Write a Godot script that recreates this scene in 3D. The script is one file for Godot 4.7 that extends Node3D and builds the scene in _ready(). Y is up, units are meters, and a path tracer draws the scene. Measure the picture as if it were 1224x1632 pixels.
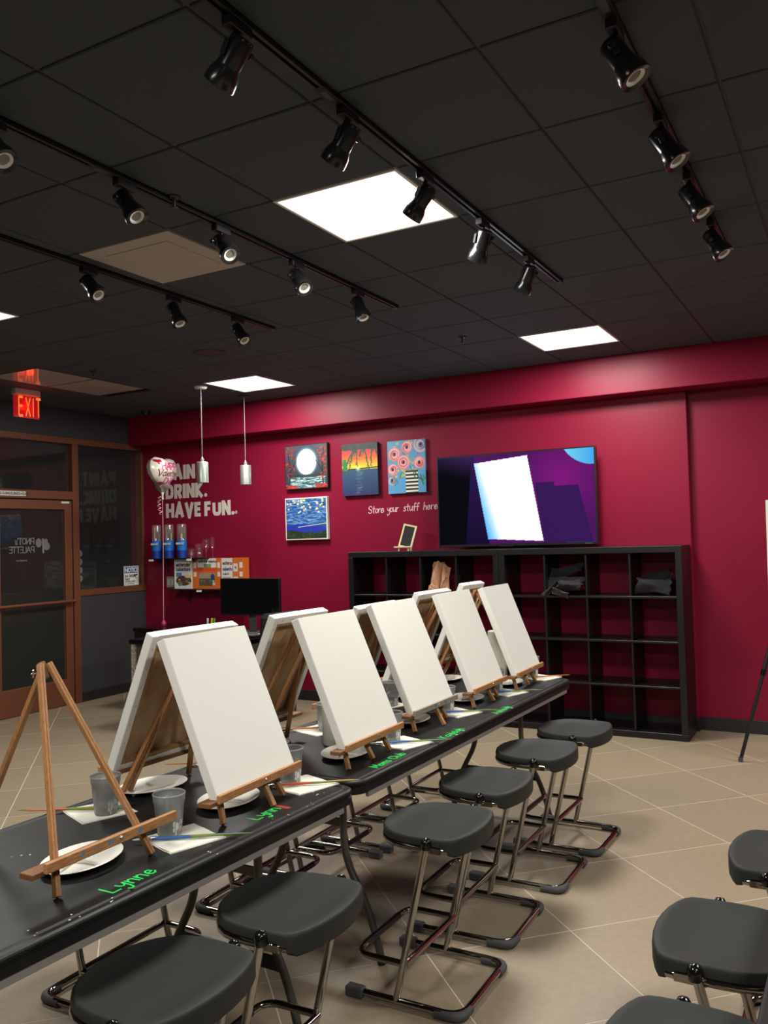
extends Node3D
# A painting studio set for a class: two rows of blank canvases on black folding tables,
# a raspberry wall with shelves and a screen, a storefront at night on the left, a black tile ceiling.

const CEIL := 3.049      # underside of the ceiling tiles
const TOP := 0.75        # table top height
const K := 0.966         # size of the things on the tables
const WALL_Z := -7.22    # raspberry wall behind the shelves
const NICHE_Z := -7.29   # raspberry wall right of the step
const WALL_X := -7.15    # storefront wall
const RIGHT_X := 3.6
const BACK_Z := 4.6
const SOFFIT_Z := -7.0
const SOFFIT_Y := 2.733
const STEP_X := -1.195
const LAMP := 5.2

var M := {}
var used := {}

# ------------------------------------------------------------------ geometry collector
class Geo:
	var v := PackedVector3Array()
	var n := PackedVector3Array()
	var t := PackedVector2Array()
	func tri(a: Vector3, b: Vector3, c: Vector3, na: Vector3, nb: Vector3, nc: Vector3, ua := Vector2.ZERO, ub := Vector2.ZERO, uc := Vector2.ZERO) -> void:
		var g := (b - a).cross(c - a)
		if g.length_squared() < 1e-16:
			return
		if g.dot(na + nb + nc) > 0.0:
			v.append_array([a, c, b]); n.append_array([na, nc, nb]); t.append_array([ua, uc, ub])
		else:
			v.append_array([a, b, c]); n.append_array([na, nb, nc]); t.append_array([ua, ub, uc])
	func face(pts: Array, away: Vector3, uvs := []) -> void:      # flat convex polygon, facing the side of «away»
		var g := Vector3.ZERO
		for i in range(1, pts.size() - 1):
			g += (pts[i] - pts[0]).cross(pts[i + 1] - pts[0])
		g = g.normalized()
		if g.dot(away) < 0.0:
			g = -g
		for i in range(1, pts.size() - 1):
			if uvs:
				tri(pts[0], pts[i], pts[i + 1], g, g, g, uvs[0], uvs[i], uvs[i + 1])
			else:
				tri(pts[0], pts[i], pts[i + 1], g, g, g)
	func box(c: Vector3, s: Vector3, b := Basis.IDENTITY, ch := -1.0) -> Geo:   # box with chamfered edges
		var h := s * 0.5
		var k: float = min(0.12 * min(s.x, min(s.y, s.z)), 0.004) if ch < 0.0 else ch
		var ax := [Vector3(1, 0, 0), Vector3(0, 1, 0), Vector3(0, 0, 1)]
		var hh := [h.x, h.y, h.z]
		for d in 3:
			var e := (d + 1) % 3
			var f := (d + 2) % 3
			for sd: float in [-1.0, 1.0]:
				var pts := []
				for q in [[-1, -1], [1, -1], [1, 1], [-1, 1]]:
					pts.append(c + b * (ax[d] * sd * hh[d] + ax[e] * float(q[0]) * (hh[e] - k) + ax[f] * float(q[1]) * (hh[f] - k)))
				face(pts, b * (ax[d] * sd))
				if k > 0.0:
					for se: float in [-1.0, 1.0]:
						var r := []
						for sf: float in [-1.0, 1.0]:
							r.append(c + b * (ax[d] * sd * hh[d] + ax[e] * se * (hh[e] - k) + ax[f] * sf * (hh[f] - k)))
						for sf: float in [1.0, -1.0]:
							r.append(c + b * (ax[d] * sd * (hh[d] - k) + ax[e] * se * hh[e] + ax[f] * sf * (hh[f] - k)))
						face(r, b * (ax[d] * sd + ax[e] * se))
		if k > 0.0:
			for sx: float in [-1.0, 1.0]:
				for sy: float in [-1.0, 1.0]:
					for sz: float in [-1.0, 1.0]:
						var o := Vector3(sx, sy, sz)
						face([c + b * (o * Vector3(h.x, h.y - k, h.z - k)), c + b * (o * Vector3(h.x - k, h.y, h.z - k)), c + b * (o * Vector3(h.x - k, h.y - k, h.z))], b * o)
		return self
	func span(a: Vector3, z: Vector3, ch := -1.0) -> Geo:          # box between two corners
		return box((a + z) * 0.5, (z - a).abs(), Basis.IDENTITY, ch)
	func bar(a: Vector3, z: Vector3, w: float, h: float, up := Vector3.UP, ch := -1.0) -> Geo:  # bar of width w (sideways) and height h (along up)
		var d := (z - a).normalized()
		var s := d.cross(up).normalized()
		var u := s.cross(d).normalized()
		return box((a + z) * 0.5, Vector3(w, h, (z - a).length()), Basis(s, u, -d), ch)
	func tube(path: Array, r, sides := 10, caps := true) -> Geo:
		var m := path.size()
		var rings := []
		var dirs := []
		var ref := Vector3.ZERO
		for i in m:
			var d: Vector3 = (path[min(i + 1, m - 1)] - path[max(i - 1, 0)]).normalized()
			if i == 0:
				ref = d.cross(Vector3.UP if absf(d.y) < 0.9 else Vector3.RIGHT).normalized()
			ref = (ref - d * ref.dot(d)).normalized()
			var w := d.cross(ref)
			var ring := []
			var nr := []
			var rr: float = r[i] if r is Array else r
			for k in sides + 1:
				var a := TAU * k / sides
				var o := ref * cos(a) + w * sin(a)
				ring.append(path[i] + o * rr)
				nr.append(o)
			rings.append([ring, nr])
			dirs.append(d)
		for i in m - 1:
			for k in sides:
				var p: Array = rings[i]
				var q: Array = rings[i + 1]
				tri(p[0][k], p[0][k + 1], q[0][k + 1], p[1][k], p[1][k + 1], q[1][k + 1])
				tri(p[0][k], q[0][k + 1], q[0][k], p[1][k], q[1][k + 1], q[1][k])
		if caps:
			face(rings[0][0].slice(0, sides), -dirs[0])
			face(rings[m - 1][0].slice(0, sides), dirs[m - 1])
		return self
	func lathe(prof: Array, sides := 24, o := Vector3.ZERO, b := Basis.IDENTITY, el := Vector2.ONE, u0 := 0.0, sharp := 0.5) -> Geo:
		# prof: Vector2(radius, height) from bottom outside upwards; normals point to the left of the walk turned outwards
		var m := prof.size()
		var run := [0.0]
		for i in m - 1:
			run.append(run[i] + (prof[i + 1] as Vector2).distance_to(prof[i]))
		for i in m - 1:
			var p: Vector2 = prof[i]
			var q: Vector2 = prof[i + 1]
			var dd := (q - p).normalized()
			var nn := Vector2(dd.y, -dd.x)
			var n0 := nn
			var n1 := nn
			if i > 0:
				var e := ((p - prof[i - 1]) as Vector2).normalized()
				var f := Vector2(e.y, -e.x)
				if f.dot(nn) > sharp:
					n0 = (f + nn).normalized()
			if i < m - 2:
				var e2 := ((prof[i + 2] - q) as Vector2).normalized()
				var f2 := Vector2(e2.y, -e2.x)
				if f2.dot(nn) > sharp:
					n1 = (f2 + nn).normalized()
			for k in sides:
				var A := []
				for kk in [k, k + 1]:
					var a: float = TAU * kk / sides
					var cs := Vector3(cos(a) * el.x, 0, sin(a) * el.y)
					var cn := Vector3(cos(a) / el.x, 0, sin(a) / el.y).normalized()
					A.append([o + b * (cs * p.x + Vector3.UP * p.y), b * (cn * n0.x + Vector3.UP * n0.y).normalized(), o + b * (cs * q.x + Vector3.UP * q.y), b * (cn * n1.x + Vector3.UP * n1.y).normalized(), Vector2(u0 - float(kk) / sides, 1.0 - run[i] / run[m - 1]), Vector2(u0 - float(kk) / sides, 1.0 - run[i + 1] / run[m - 1])])
				tri(A[0][0], A[1][0], A[1][2], A[0][1], A[1][1], A[1][3], A[0][4], A[1][4], A[1][5])
				tri(A[0][0], A[1][2], A[0][2], A[0][1], A[1][3], A[0][3], A[0][4], A[1][5], A[0][5])
		return self
	func loft(rings: Array, close_first := false, close_last := false, crisp := false) -> Geo:   # rings of equal count, smooth sideways and along
		var m := rings.size()
		var c: int = rings[0].size()
		var mid := Vector3.ZERO
		var nr := []
		for i in m:
			var row := []
			for k in c:
				var du: Vector3 = rings[i][(k + 1) % c] - rings[i][(k - 1 + c) % c]
				var dv: Vector3 = rings[min(i + 1, m - 1)][k] - rings[max(i - 1, 0)][k]
				row.append(du.cross(dv).normalized())
			nr.append(row)
		var all := Vector3.ZERO
		for row in rings:
			for p in row:
				all += p / float(m * c)
		var sense := 0.0
		for i in m:
			for k in c:
				sense += nr[i][k].dot(rings[i][k] - all)
		if sense < 0.0:
			for i in m:
				for k in c:
					nr[i][k] = -nr[i][k]
		for i in m - 1:
			for k in c:
				var l := (k + 1) % c
				var A: Vector3 = nr[i][k]
				var B: Vector3 = nr[i][l]
				var C: Vector3 = nr[i + 1][l]
				var D: Vector3 = nr[i + 1][k]
				if crisp:       # smooth round the outline, sharp from ring to ring
					var up: Vector3 = rings[i + 1][k] - rings[i][k]
					var ul: Vector3 = rings[i + 1][l] - rings[i][l]
					var ek: Vector3 = rings[i][l] - rings[i][(k - 1 + c) % c]
					var el: Vector3 = rings[i][(l + 1) % c] - rings[i][k]
					var fk := ek.cross(up).normalized()
					var fl := el.cross(ul).normalized()
					A = fk if fk.dot(A + D) > 0.0 else -fk
					B = fl if fl.dot(B + C) > 0.0 else -fl
					C = B
					D = A
				tri(rings[i][k], rings[i][l], rings[i + 1][l], A, B, C)
				tri(rings[i][k], rings[i + 1][l], rings[i + 1][k], A, C, D)
		for e in [[close_first, 0, 1], [close_last, m - 1, m - 2]]:
			if e[0]:
				var r: Array = rings[e[1]]
				mid = Vector3.ZERO
				for p in r:
					mid += p / c
				var inn := Vector3.ZERO
				for p in rings[e[2]]:
					inn += p / c
				for k in c:
					var g: Vector3 = (r[k] - mid).cross(r[(k + 1) % c] - mid).normalized()
					if g.dot(nr[e[1]][k]) < 0.0:
						g = -g
					tri(mid, r[k], r[(k + 1) % c], g, g, g)
		return self
	func prism(poly: PackedVector2Array, x: Transform3D, depth: float) -> Geo:   # polygon in the xy plane of x, extruded along its z
		var idx := Geometry2D.triangulate_polygon(poly)
		var z := x.basis.z
		for i in range(0, idx.size(), 3):
			for e in [0.0, depth]:
				var p := []
				for k in 3:
					var q := poly[idx[i + k]]
					p.append(x * Vector3(q.x, q.y, e))
				var nn := z if e > 0.0 else -z
				tri(p[0], p[1], p[2], nn, nn, nn)
		if depth != 0.0:
			var cw := Geometry2D.is_polygon_clockwise(poly)
			for i in poly.size():
				var a := poly[i]
				var c := poly[(i + 1) % poly.size()]
				var d := (c - a).normalized()
				var o := Vector2(-d.y, d.x) if cw else Vector2(d.y, -d.x)
				face([x * Vector3(a.x, a.y, 0), x * Vector3(c.x, c.y, 0), x * Vector3(c.x, c.y, depth), x * Vector3(a.x, a.y, depth)], x.basis * Vector3(o.x, o.y, 0))
		return self
	func disc(c: Vector3, r: float, nn: Vector3, sides := 16, el := Vector2.ONE) -> Geo:
		var a := nn.cross(Vector3.UP if absf(nn.y) < 0.9 else Vector3.RIGHT).normalized()
		var b := nn.cross(a)
		for k in sides:
			var p := c + (a * cos(TAU * k / sides) * el.x + b * sin(TAU * k / sides) * el.y) * r
			var q := c + (a * cos(TAU * (k + 1) / sides) * el.x + b * sin(TAU * (k + 1) / sides) * el.y) * r
			tri(c, p, q, nn, nn, nn)
		return self
	func sheet(o: Vector3, right: Vector3, up: Vector3) -> Geo:   # rectangle with uv, facing right x up
		face([o, o + right, o + right + up, o + up], right.cross(up), [Vector2(0, 1), Vector2(1, 1), Vector2(1, 0), Vector2(0, 0)])
		return self
	func mesh() -> ArrayMesh:
		var a := []
		a.resize(Mesh.ARRAY_MAX)
		a[Mesh.ARRAY_VERTEX] = v
		a[Mesh.ARRAY_NORMAL] = n
		a[Mesh.ARRAY_TEX_UV] = t
		var m := ArrayMesh.new()
		m.add_surface_from_arrays(Mesh.PRIMITIVE_TRIANGLES, a)
		return m

# ------------------------------------------------------------------ scene helpers
func numbered(called: String) -> String:
	if not used.has(called):
		used[called] = 0
		return called
	used[called] += 1
	return "%s_%03d" % [called, used[called]]

func thing(called: String, label: String, category: String, at := Vector3.ZERO, turn := 0.0, group := "") -> Node3D:
	var o := Node3D.new()
	o.name = numbered(called)
	add_child(o)
	o.position = at
	o.rotation.y = turn
	metas(o, label, category, group)
	return o

func metas(o: Node, label: String, category := "", group := "") -> void:
	if label:
		o.set_meta("label", label)
	if category:
		o.set_meta("category", category)
	if group:
		o.set_meta("group", group)

func part(called: String, g: Geo, mat: Material, parent: Node3D, label := "") -> MeshInstance3D:
	var m := MeshInstance3D.new()
	m.name = called
	m.mesh = g.mesh()
	m.material_override = mat
	m.cast_shadow = GeometryInstance3D.SHADOW_CASTING_SETTING_ON
	if label:
		m.set_meta("label", label)
	parent.add_child(m, true)
	return m

func single(called: String, g: Geo, mat: Material, label: String, category: String, group := "") -> MeshInstance3D:
	var m := MeshInstance3D.new()
	m.name = numbered(called)
	m.mesh = g.mesh()
	m.material_override = mat
	add_child(m)
	metas(m, label, category, group)
	return m

func struct(called: String, g: Geo, mat: Material, label := "") -> MeshInstance3D:
	var m := MeshInstance3D.new()
	m.name = called
	m.mesh = g.mesh()
	m.material_override = mat
	add_child(m, true)
	m.set_meta("kind", "structure")
	if label:
		m.set_meta("label", label)
	return m

func frame_of(called: String, label: String) -> Node3D:
	var o := Node3D.new()
	o.name = called
	add_child(o, true)
	o.set_meta("kind", "structure")
	o.set_meta("label", label)
	return o

func dup(src: Node3D, at: Vector3, turn: float, label: String) -> Node3D:
	var r: Node3D = src.duplicate()
	var stem := String(src.name)
	var e := RegEx.create_from_string("_\\d+$")
	r.name = numbered(e.sub(stem, ""))
	add_child(r)
	r.position = at
	r.rotation.y = turn
	r.set_meta("label", label)
	return r

# ------------------------------------------------------------------ materials
func col(r: int, g: int, b: int) -> Color:
	return Color8(r, g, b)

func mat(key: String, c: Color, rough := 0.6, metal := 0.0, spec := 0.5) -> StandardMaterial3D:
	var m := StandardMaterial3D.new()
	m.resource_name = key
	m.albedo_color = c
	m.roughness = rough
	m.metallic = metal
	m.metallic_specular = spec
	M[key] = m
	return m

func noise(freq: float, sd: int, oct := 3, kind := FastNoiseLite.TYPE_SIMPLEX_SMOOTH) -> FastNoiseLite:
	var f := FastNoiseLite.new()
	f.noise_type = kind
	f.frequency = freq
	f.seed = sd
	f.fractal_octaves = oct
	return f

func noise_tex(f: FastNoiseLite, w: int, h: int, a: Color, b: Color) -> NoiseTexture2D:
	var t := NoiseTexture2D.new()
	t.width = w
	t.height = h
	t.seamless = true
	t.noise = f
	var g := Gradient.new()
	g.set_color(0, a)
	g.set_color(1, b)
	t.color_ramp = g
	return t

func grained(m: StandardMaterial3D, t: Texture2D, scale: Vector3, world := false) -> void:
	m.albedo_texture = t
	m.uv1_triplanar = true
	m.uv1_world_triplanar = world
	m.uv1_scale = scale

func bump(m: StandardMaterial3D, t: Texture2D, h: float) -> void:
	m.heightmap_enabled = true
	m.heightmap_texture = t
	m.heightmap_scale = h

func glow(key: String, c: Color, e: float) -> StandardMaterial3D:
	var m := mat(key, Color(0.02, 0.02, 0.02), 0.5)
	m.emission_enabled = true
	m.emission = c
	m.emission_energy_multiplier = e
	return m

func see(key: String, c: Color, a: float, rough := 0.03) -> StandardMaterial3D:
	var m := mat(key, Color(c.r, c.g, c.b, a), rough)
	m.transparency = BaseMaterial3D.TRANSPARENCY_ALPHA
	return m

func printed(key: String, im: Image, rough := 0.6) -> StandardMaterial3D:
	var m := mat(key, Color.WHITE, rough)
	m.albedo_texture = ImageTexture.create_from_image(im)
	return m

func materials() -> void:
	var fine := noise_tex(noise(0.09, 3, 4), 256, 256, Color(0.86, 0.86, 0.86), Color.WHITE)
	var speck := noise_tex(noise(0.35, 8, 2), 256, 256, Color(0.80, 0.80, 0.80), Color.WHITE)
	var peel := noise_tex(noise(0.12, 21, 2), 256, 256, Color.BLACK, Color.WHITE)
	var m := mat("raspberry_paint", col(132, 20, 50), 0.40, 0.0, 0.33)
	bump(m, peel, 0.02)
	m.uv1_triplanar = true
	m.uv1_world_triplanar = true
	m.uv1_scale = Vector3(3, 3, 3)
	m = mat("charcoal_paint", col(56, 55, 60), 0.6)
	m = mat("plum_black", col(34, 32, 34), 0.5)
	m = mat("floor_porcelain", col(158, 141, 118), 0.42)
	grained(m, noise_tex(noise(0.05, 5, 5), 512, 512, Color(0.93, 0.93, 0.92), Color.WHITE), Vector3(0.9, 0.9, 0.9), true)
	m = mat("floor_porcelain_warm", col(160, 143, 120), 0.42)
	grained(m, noise_tex(noise(0.06, 6, 5), 512, 512, Color(0.94, 0.94, 0.93), Color.WHITE), Vector3(0.8, 0.8, 0.8), true)
	m = mat("floor_porcelain_grey", col(155, 139, 118), 0.42)
	grained(m, noise_tex(noise(0.055, 7, 5), 512, 512, Color(0.93, 0.93, 0.92), Color.WHITE), Vector3(0.7, 0.7, 0.7), true)
	m = mat("grout", col(205, 190, 168), 0.8)
	m = mat("ceiling_black", col(70, 77, 85), 0.85)
	grained(m, speck, Vector3(6, 6, 6), true)
	m = mat("ceiling_rail_black", col(42, 40, 42), 0.55)
	m = mat("bronze_frame", col(118, 70, 48), 0.5, 0.25)
	m = mat("table_black", col(33, 32, 31), 0.45, 0.0, 0.35)
	grained(m, noise_tex(noise(0.015, 31, 5), 256, 256, Color(0.75, 0.75, 0.75), Color.WHITE), Vector3(2, 2, 2))
	m = mat("table_steel", col(135, 131, 126), 0.5, 0.1)
	m = mat("leg_grey", col(88, 84, 80), 0.4, 0.5)
	m = mat("seat_black", col(46, 47, 45), 0.55, 0.0, 0.3)
	bump(m, speck, 0.03)
	m.uv1_triplanar = true
	m.uv1_scale = Vector3(10, 10, 10)
	m = mat("cap_black", col(14, 14, 15), 0.15)
	m = mat("rubber_grey", col(70, 70, 72), 0.7)
	m = mat("chrome", col(158, 154, 148), 0.10, 1.0)
	m = mat("bright_metal", col(205, 203, 198), 0.25, 1.0)
	var wood := noise_tex(noise(0.03, 12, 4), 256, 256, Color(0.74, 0.66, 0.58), Color.WHITE)
	m = mat("easel_wood", col(196, 146, 98), 0.5)
	grained(m, wood, Vector3(24, 2.5, 24))
	m = mat("easel_wood_dark", col(140, 98, 62), 0.55)
	grained(m, wood, Vector3(24, 2.5, 24))
	m = mat("ledge_wood", col(206, 154, 106), 0.5)
	grained(m, wood, Vector3(24, 24, 2.5))
	m = mat("painted_ledge", col(150, 142, 128), 0.6)
	m = mat("canvas_white", col(238, 236, 228), 0.85)
	bump(m, noise_tex(noise(0.4, 17, 1), 256, 256, Color.BLACK, Color.WHITE), 0.02)
	m.uv1_triplanar = true
	m.uv1_scale = Vector3(6, 6, 6)
	m = mat("canvas_face", col(238, 236, 228), 0.85)
	m.backlight_enabled = true
	m.backlight = Color(0.5, 0.49, 0.46)
	bump(m, noise_tex(noise(0.4, 18, 1), 256, 256, Color.BLACK, Color.WHITE), 0.02)
	m.uv1_triplanar = true
	m.uv1_scale = Vector3(6, 6, 6)
	m = mat("canvas_raw", col(232, 206, 168), 0.9)
	grained(m, noise_tex(noise(0.012, 19, 4), 256, 256, Color(0.86, 0.78, 0.68), Color.WHITE), Vector3(2, 2, 2))
	m.backlight_enabled = true
	m.backlight = Color(0.8, 0.62, 0.42)
	m = mat("stretcher_wood", col(190, 156, 108), 0.7)
	grained(m, wood, Vector3(10, 2, 10))
	m = mat("plate_fibre", col(232, 228, 218), 0.75)
	m = mat("paper", col(238, 235, 220), 0.9)
	m = mat("cup_rim", col(150, 150, 150), 0.25)
	m = mat("lettering_cream", col(226, 214, 204), 0.6)
	m = mat("lettering_pink", col(238, 200, 205), 0.6)
	m = mat("green_paint", col(40, 205, 90), 0.5)
	m = mat("red_paint", col(150, 40, 30), 0.5)
	m = mat("white_paint", col(225, 222, 215), 0.5)
	m = mat("blue_paint", col(60, 140, 190), 0.5)
	m = mat("shelf_black", col(18, 17, 18), 0.4)
	grained(m, fine, Vector3(3, 3, 3))
	m = mat("black_plastic", col(24, 24, 26), 0.35)
	m = mat("black_matte", col(22, 22, 23), 0.7)
	m = mat("gloss_black", col(10, 10, 12), 0.08)
	m = mat("track_black", col(30, 29, 31), 0.35)
	m = mat("lamp_black", col(26, 26, 28), 0.22)
	m = mat("lamp_ring", col(225, 222, 212), 0.4)
	m = mat("lamp_lens", col(120, 115, 105), 0.2)
	m = mat("vent_cream", col(176, 166, 158), 0.6)
	m = mat("panel_off", col(188, 178, 170), 0.08)
	m = mat("white_plastic", col(225, 222, 215), 0.4)
	m = mat("pendant_silver", col(178, 184, 176), 0.38, 0.75)
	m = mat("cord_grey", col(120, 116, 112), 0.5)
	m = mat("foil", col(222, 216, 200), 0.22, 0.35)
	m = mat("pink_ribbon", col(225, 170, 185), 0.35)
	m = mat("pink_foil", col(200, 70, 120), 0.2, 0.6)
	m = mat("chalk_frame", col(226, 216, 172), 0.6)
	m = mat("chalk_board", col(26, 28, 28), 0.8)
	m = mat("tan_cloth", col(196, 148, 116), 0.9)
	m = mat("dark_cloth", col(30, 29, 31), 0.9)
	m = mat("grey_cloth", col(60, 54, 54), 0.9)
	m = mat("desk_brown", col(70, 62, 50), 0.6)
	m = mat("marble_edge", col(205, 200, 185), 0.4)
	grained(m, noise_tex(noise(0.05, 41, 4), 128, 128, Color(0.5, 0.48, 0.45), Color.WHITE), Vector3(6, 6, 6))
	m = mat("kit_orange", col(222, 112, 40), 0.5)
	m = mat("kit_white", col(235, 230, 222), 0.5)
	m = mat("label_blue", col(30, 112, 200), 0.4)
	m = mat("label_navy", col(18, 58, 150), 0.4)
	m = mat("brush_blue", col(40, 90, 165), 0.3)
	m = mat("brush_green", col(110, 128, 40), 0.3)
	m = mat("brush_red", col(205, 80, 50), 0.3)
	m = mat("brush_natural", col(190, 120, 60), 0.4)
	m = mat("bristle_pale", col(205, 200, 185), 0.8)
	m = mat("bristle_mint", col(150, 185, 170), 0.8)
	m = mat("pen_yellow", col(225, 215, 70), 0.4)
	m = mat("pen_green", col(60, 180, 70), 0.4)
	m = mat("wall_sticker", col(238, 235, 228), 0.5)
	m = mat("sticker_blue", col(28, 70, 150), 0.4)
	m = mat("ink", col(30, 30, 34), 0.7)
	m = mat("asphalt", col(40, 40, 40), 0.9)
	m = mat("outside_brick", col(70, 66, 40), 0.9)
	glow("panel_glow", Color(1.0, 0.985, 0.95), 2.6)
	glow("exit_glow", Color(1.0, 0.46, 0.16), 1.0)
	m = see("exit_plate", Color(0.9, 0.12, 0.10), 0.35)
	m.emission_enabled = true
	m.emission = Color(0.75, 0.03, 0.13)
	m.emission_energy_multiplier = 0.42
	glow("street_glow", Color(0.95, 0.98, 1.0), 3.0)
	m = see("pane", Color(0.5, 0.52, 0.5), 0.05)
	m.metallic_specular = 0.33
	see("clear_glass", Color(0.95, 0.95, 0.95), 0.015)
	see("clear_tube", Color(0.9, 0.88, 0.85), 0.12)
	see("film_white", Color(0.75, 0.75, 0.75), 0.4, 0.6)
	m = see("cup_plastic", Color8(148, 150, 150), 0.72, 0.3)

# ------------------------------------------------------------------ stroke lettering
const GLYPH := {
	"A": "0,0 .4,1 .8,0|.16,.33 .64,.33", "B": "0,0 0,1|0,1 .4,1 .56,.9 .56,.65 .4,.54 0,.54|.4,.54 .6,.42 .6,.12 .42,0 0,0", "C": ".66,.8 .52,.97 .3,1 .1,.85 0,.5 .1,.15 .3,0 .52,.03 .66,.2",
	"D": "0,0 0,1|0,1 .3,1 .55,.85 .66,.5|.66,.5 .55,.15 .3,0 0,0", "E": "0,0 0,1|0,1 .54,1|0,.52 .48,.52|0,0 .54,0", "F": "0,0 0,1|0,1 .54,1|0,.5 .48,.5", "G": ".66,.8 .5,.98 .3,1 .1,.85 0,.5 .1,.15 .3,0 .55,.03 .68,.2 .68,.45 .4,.45",
	"H": "0,0 0,1|.66,0 .66,1|0,.5 .66,.5", "I": "0,0 0,1", "K": "0,0 0,1|.62,1 .06,.5 .66,0", "L": "0,1 0,0|0,0 .52,0", "M": "0,0 .08,1 .42,.3 .76,1 .84,0", "N": "0,0 0,1|0,.94 .66,.06|.66,0 .66,1", "O": ".36,1 .1,.86 0,.5 .1,.14 .36,0|.36,0 .62,.14 .72,.5 .62,.86 .36,1",
	"P": "0,0 0,1|0,1 .36,1 .56,.88 .58,.7|.58,.7 .54,.52 .36,.42 0,.42", "R": "0,0 0,1|0,1 .36,1 .56,.88 .58,.72|.58,.72 .54,.54 .36,.45 0,.45|.3,.45 .62,0", "S": ".55,.85 .4,1 .16,1 .02,.84 .06,.64 .3,.52 .52,.4 .58,.2 .44,.02 .2,0 .02,.14", "T": "0,1 .64,1|.32,0 .32,1", "U": "0,1 0,.3 .1,.06 .33,0|.33,0 .56,.06 .66,.3 .66,1", "V": "0,1 .38,0 .76,1", "W": "0,1 .22,0 .48,.8 .74,0 .96,1", "X": "0,0 .6,1|0,1 .6,0", "Y": "0,1 .32,.5 .64,1|.32,.5 .32,0",
	"2": "0,.8 .15,1 .42,1 .55,.8 .5,.55 0,0 .58,0", "4": ".45,0 .45,1 0,.3 .62,.3", ".": ".02,0 .06,.04", "'": ".05,1 .02,.78", "!": "0,1 0,.3|0,.02 0,.06",
	"a": ".45,.5 .28,.62 .08,.5 0,.25 .1,.02 .28,.02 .44,.22|.46,.6 .44,.2 .54,0", "b": "0,1.05 .02,0|.02,.3 .2,.6 .4,.55 .46,.3 .34,.04 .12,0 .02,.12", "c": ".42,.52 .24,.6 .06,.45 0,.22 .12,.02 .3,0 .44,.1", "d": ".44,.45 .26,.6 .06,.45 0,.22 .12,.02 .3,.04 .44,.25|.46,1.05 .46,0", "e": ".02,.28 .42,.36 .36,.58 .18,.6 .03,.42 .02,.16 .16,0 .34,.02 .5,.18",
	"f": ".44,.9 .34,1.06 .2,.98 .18,.6 .16,-.02|.0,.5 .42,.54", "g": ".44,.5 .26,.62 .06,.46 .02,.22 .16,.08 .34,.18 .44,.4|.46,.58 .46,-.2 .3,-.38 .06,-.3", "h": ".06,1.05 .02,0|.03,.3 .18,.58 .36,.56 .42,.3 .44,0", "i": ".05,.6 .05,0|.05,.8 .06,.85", "k": "0,1.05 0,0|.4,.6 .04,.28 .44,0", "l": ".04,1.05 .04,.1 .1,0", "m": "0,.6 .02,0|.02,.4 .18,.6 .28,.5 .28,0|.28,.4 .44,.6 .56,.5 .58,0", "n": "0,.6 .02,0|.02,.36 .2,.6 .38,.52 .42,.2 .44,0", "o": ".22,.6 .05,.46 0,.24 .12,.02 .3,.02 .44,.24 .4,.5 .22,.6",
	"r": ".0,.6 .06,0|.06,.36 .2,.58 .38,.56", "s": ".4,.52 .24,.62 .08,.5 .14,.34 .34,.24 .34,.06 .16,-.02 0,.08", "t": ".22,.98 .2,.1 .3,0|0,.62 .44,.66", "u": "0,.6 .03,.16 .16,0 .34,.1 .44,.4|.45,.6 .44,.16 .52,0", "v": "0,.6 .2,0 .42,.6", "y": "0,.6 .06,.3 .22,.2 .38,.34 .44,.58|.46,.6 .44,0 .36,-.36 .16,-.46 .06,-.3", "x": "0,0 .4,.6|0,.6 .4,0", "w": "0,.6 .14,0 .3,.5 .46,0 .6,.6", "p": "0,.6 .02,-.4|.02,.3 .2,.6 .42,.5 .44,.2 .28,0 .04,.1",
}

func glyph(ch: String) -> Array:        # strokes of one letter, and how wide it is
	var out := []
	var wide := 0.0
	if GLYPH.has(ch):
		for s: String in GLYPH[ch].split("|"):
			var line := []
			for p: String in s.split(" "):
				var q := p.split(",")
				line.append(Vector2(float(q[0]), float(q[1])))
				wide = max(wide, float(q[0]))
			out.append(line)
	else:
		wide = 0.3
	return [out, wide]

func letter_geo(ch: String, x: Transform3D, h: float, w: float, depth: float, heavy := false) -> Geo:   # flat raised letter in the xy plane of x
	var g := Geo.new()
	var lift := 0.0
	for s: Array in glyph(ch)[0]:
		var pts := PackedVector2Array()
		for p: Vector2 in s:
			pts.append(p * h)
		if heavy and ch != ".":
			for poly in Geometry2D.offset_polyline(pts, w * 0.5, Geometry2D.JOIN_MITER if ch in "AVNKM" else Geometry2D.JOIN_ROUND, Geometry2D.END_BUTT):
				g.prism(poly, x, depth + lift)
				lift += .0003
		else:
			for i in pts.size() - 1:
				var a := pts[i]
				var b := pts[i + 1]
				var d := (b - a).normalized() * w * 0.5
				var o := Vector2(-d.y, d.x)
				g.prism(PackedVector2Array([a + o - d * 0.7, b + o + d * 0.7, b + o * 0.4 + d, b - o * 0.4 + d, b - o + d * 0.7, a - o - d * 0.7, a - o * 0.4 - d, a + o * 0.4 - d]), x, depth + lift)
				lift += .00012
	return g

func letters(text: String, x: Transform3D, h: float, w: float, depth: float, gap: float, m: Material, parent: Node3D, heavy := false, lean := 0.0, wide := 1.0) -> float:
	var at := 0.0
	for ch in text:
		var gl := glyph(ch)
		if gl[0]:
			var y := x
			y.origin = x * Vector3(at, 0, 0)
			y.basis.y = x.basis.y + x.basis.x * lean
			y.basis.x = x.basis.x * wide
			part("letter", letter_geo(ch, y, h, w, depth, heavy), m, parent)
		at += (float(gl[1]) * wide + gap) * h
	return at

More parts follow.
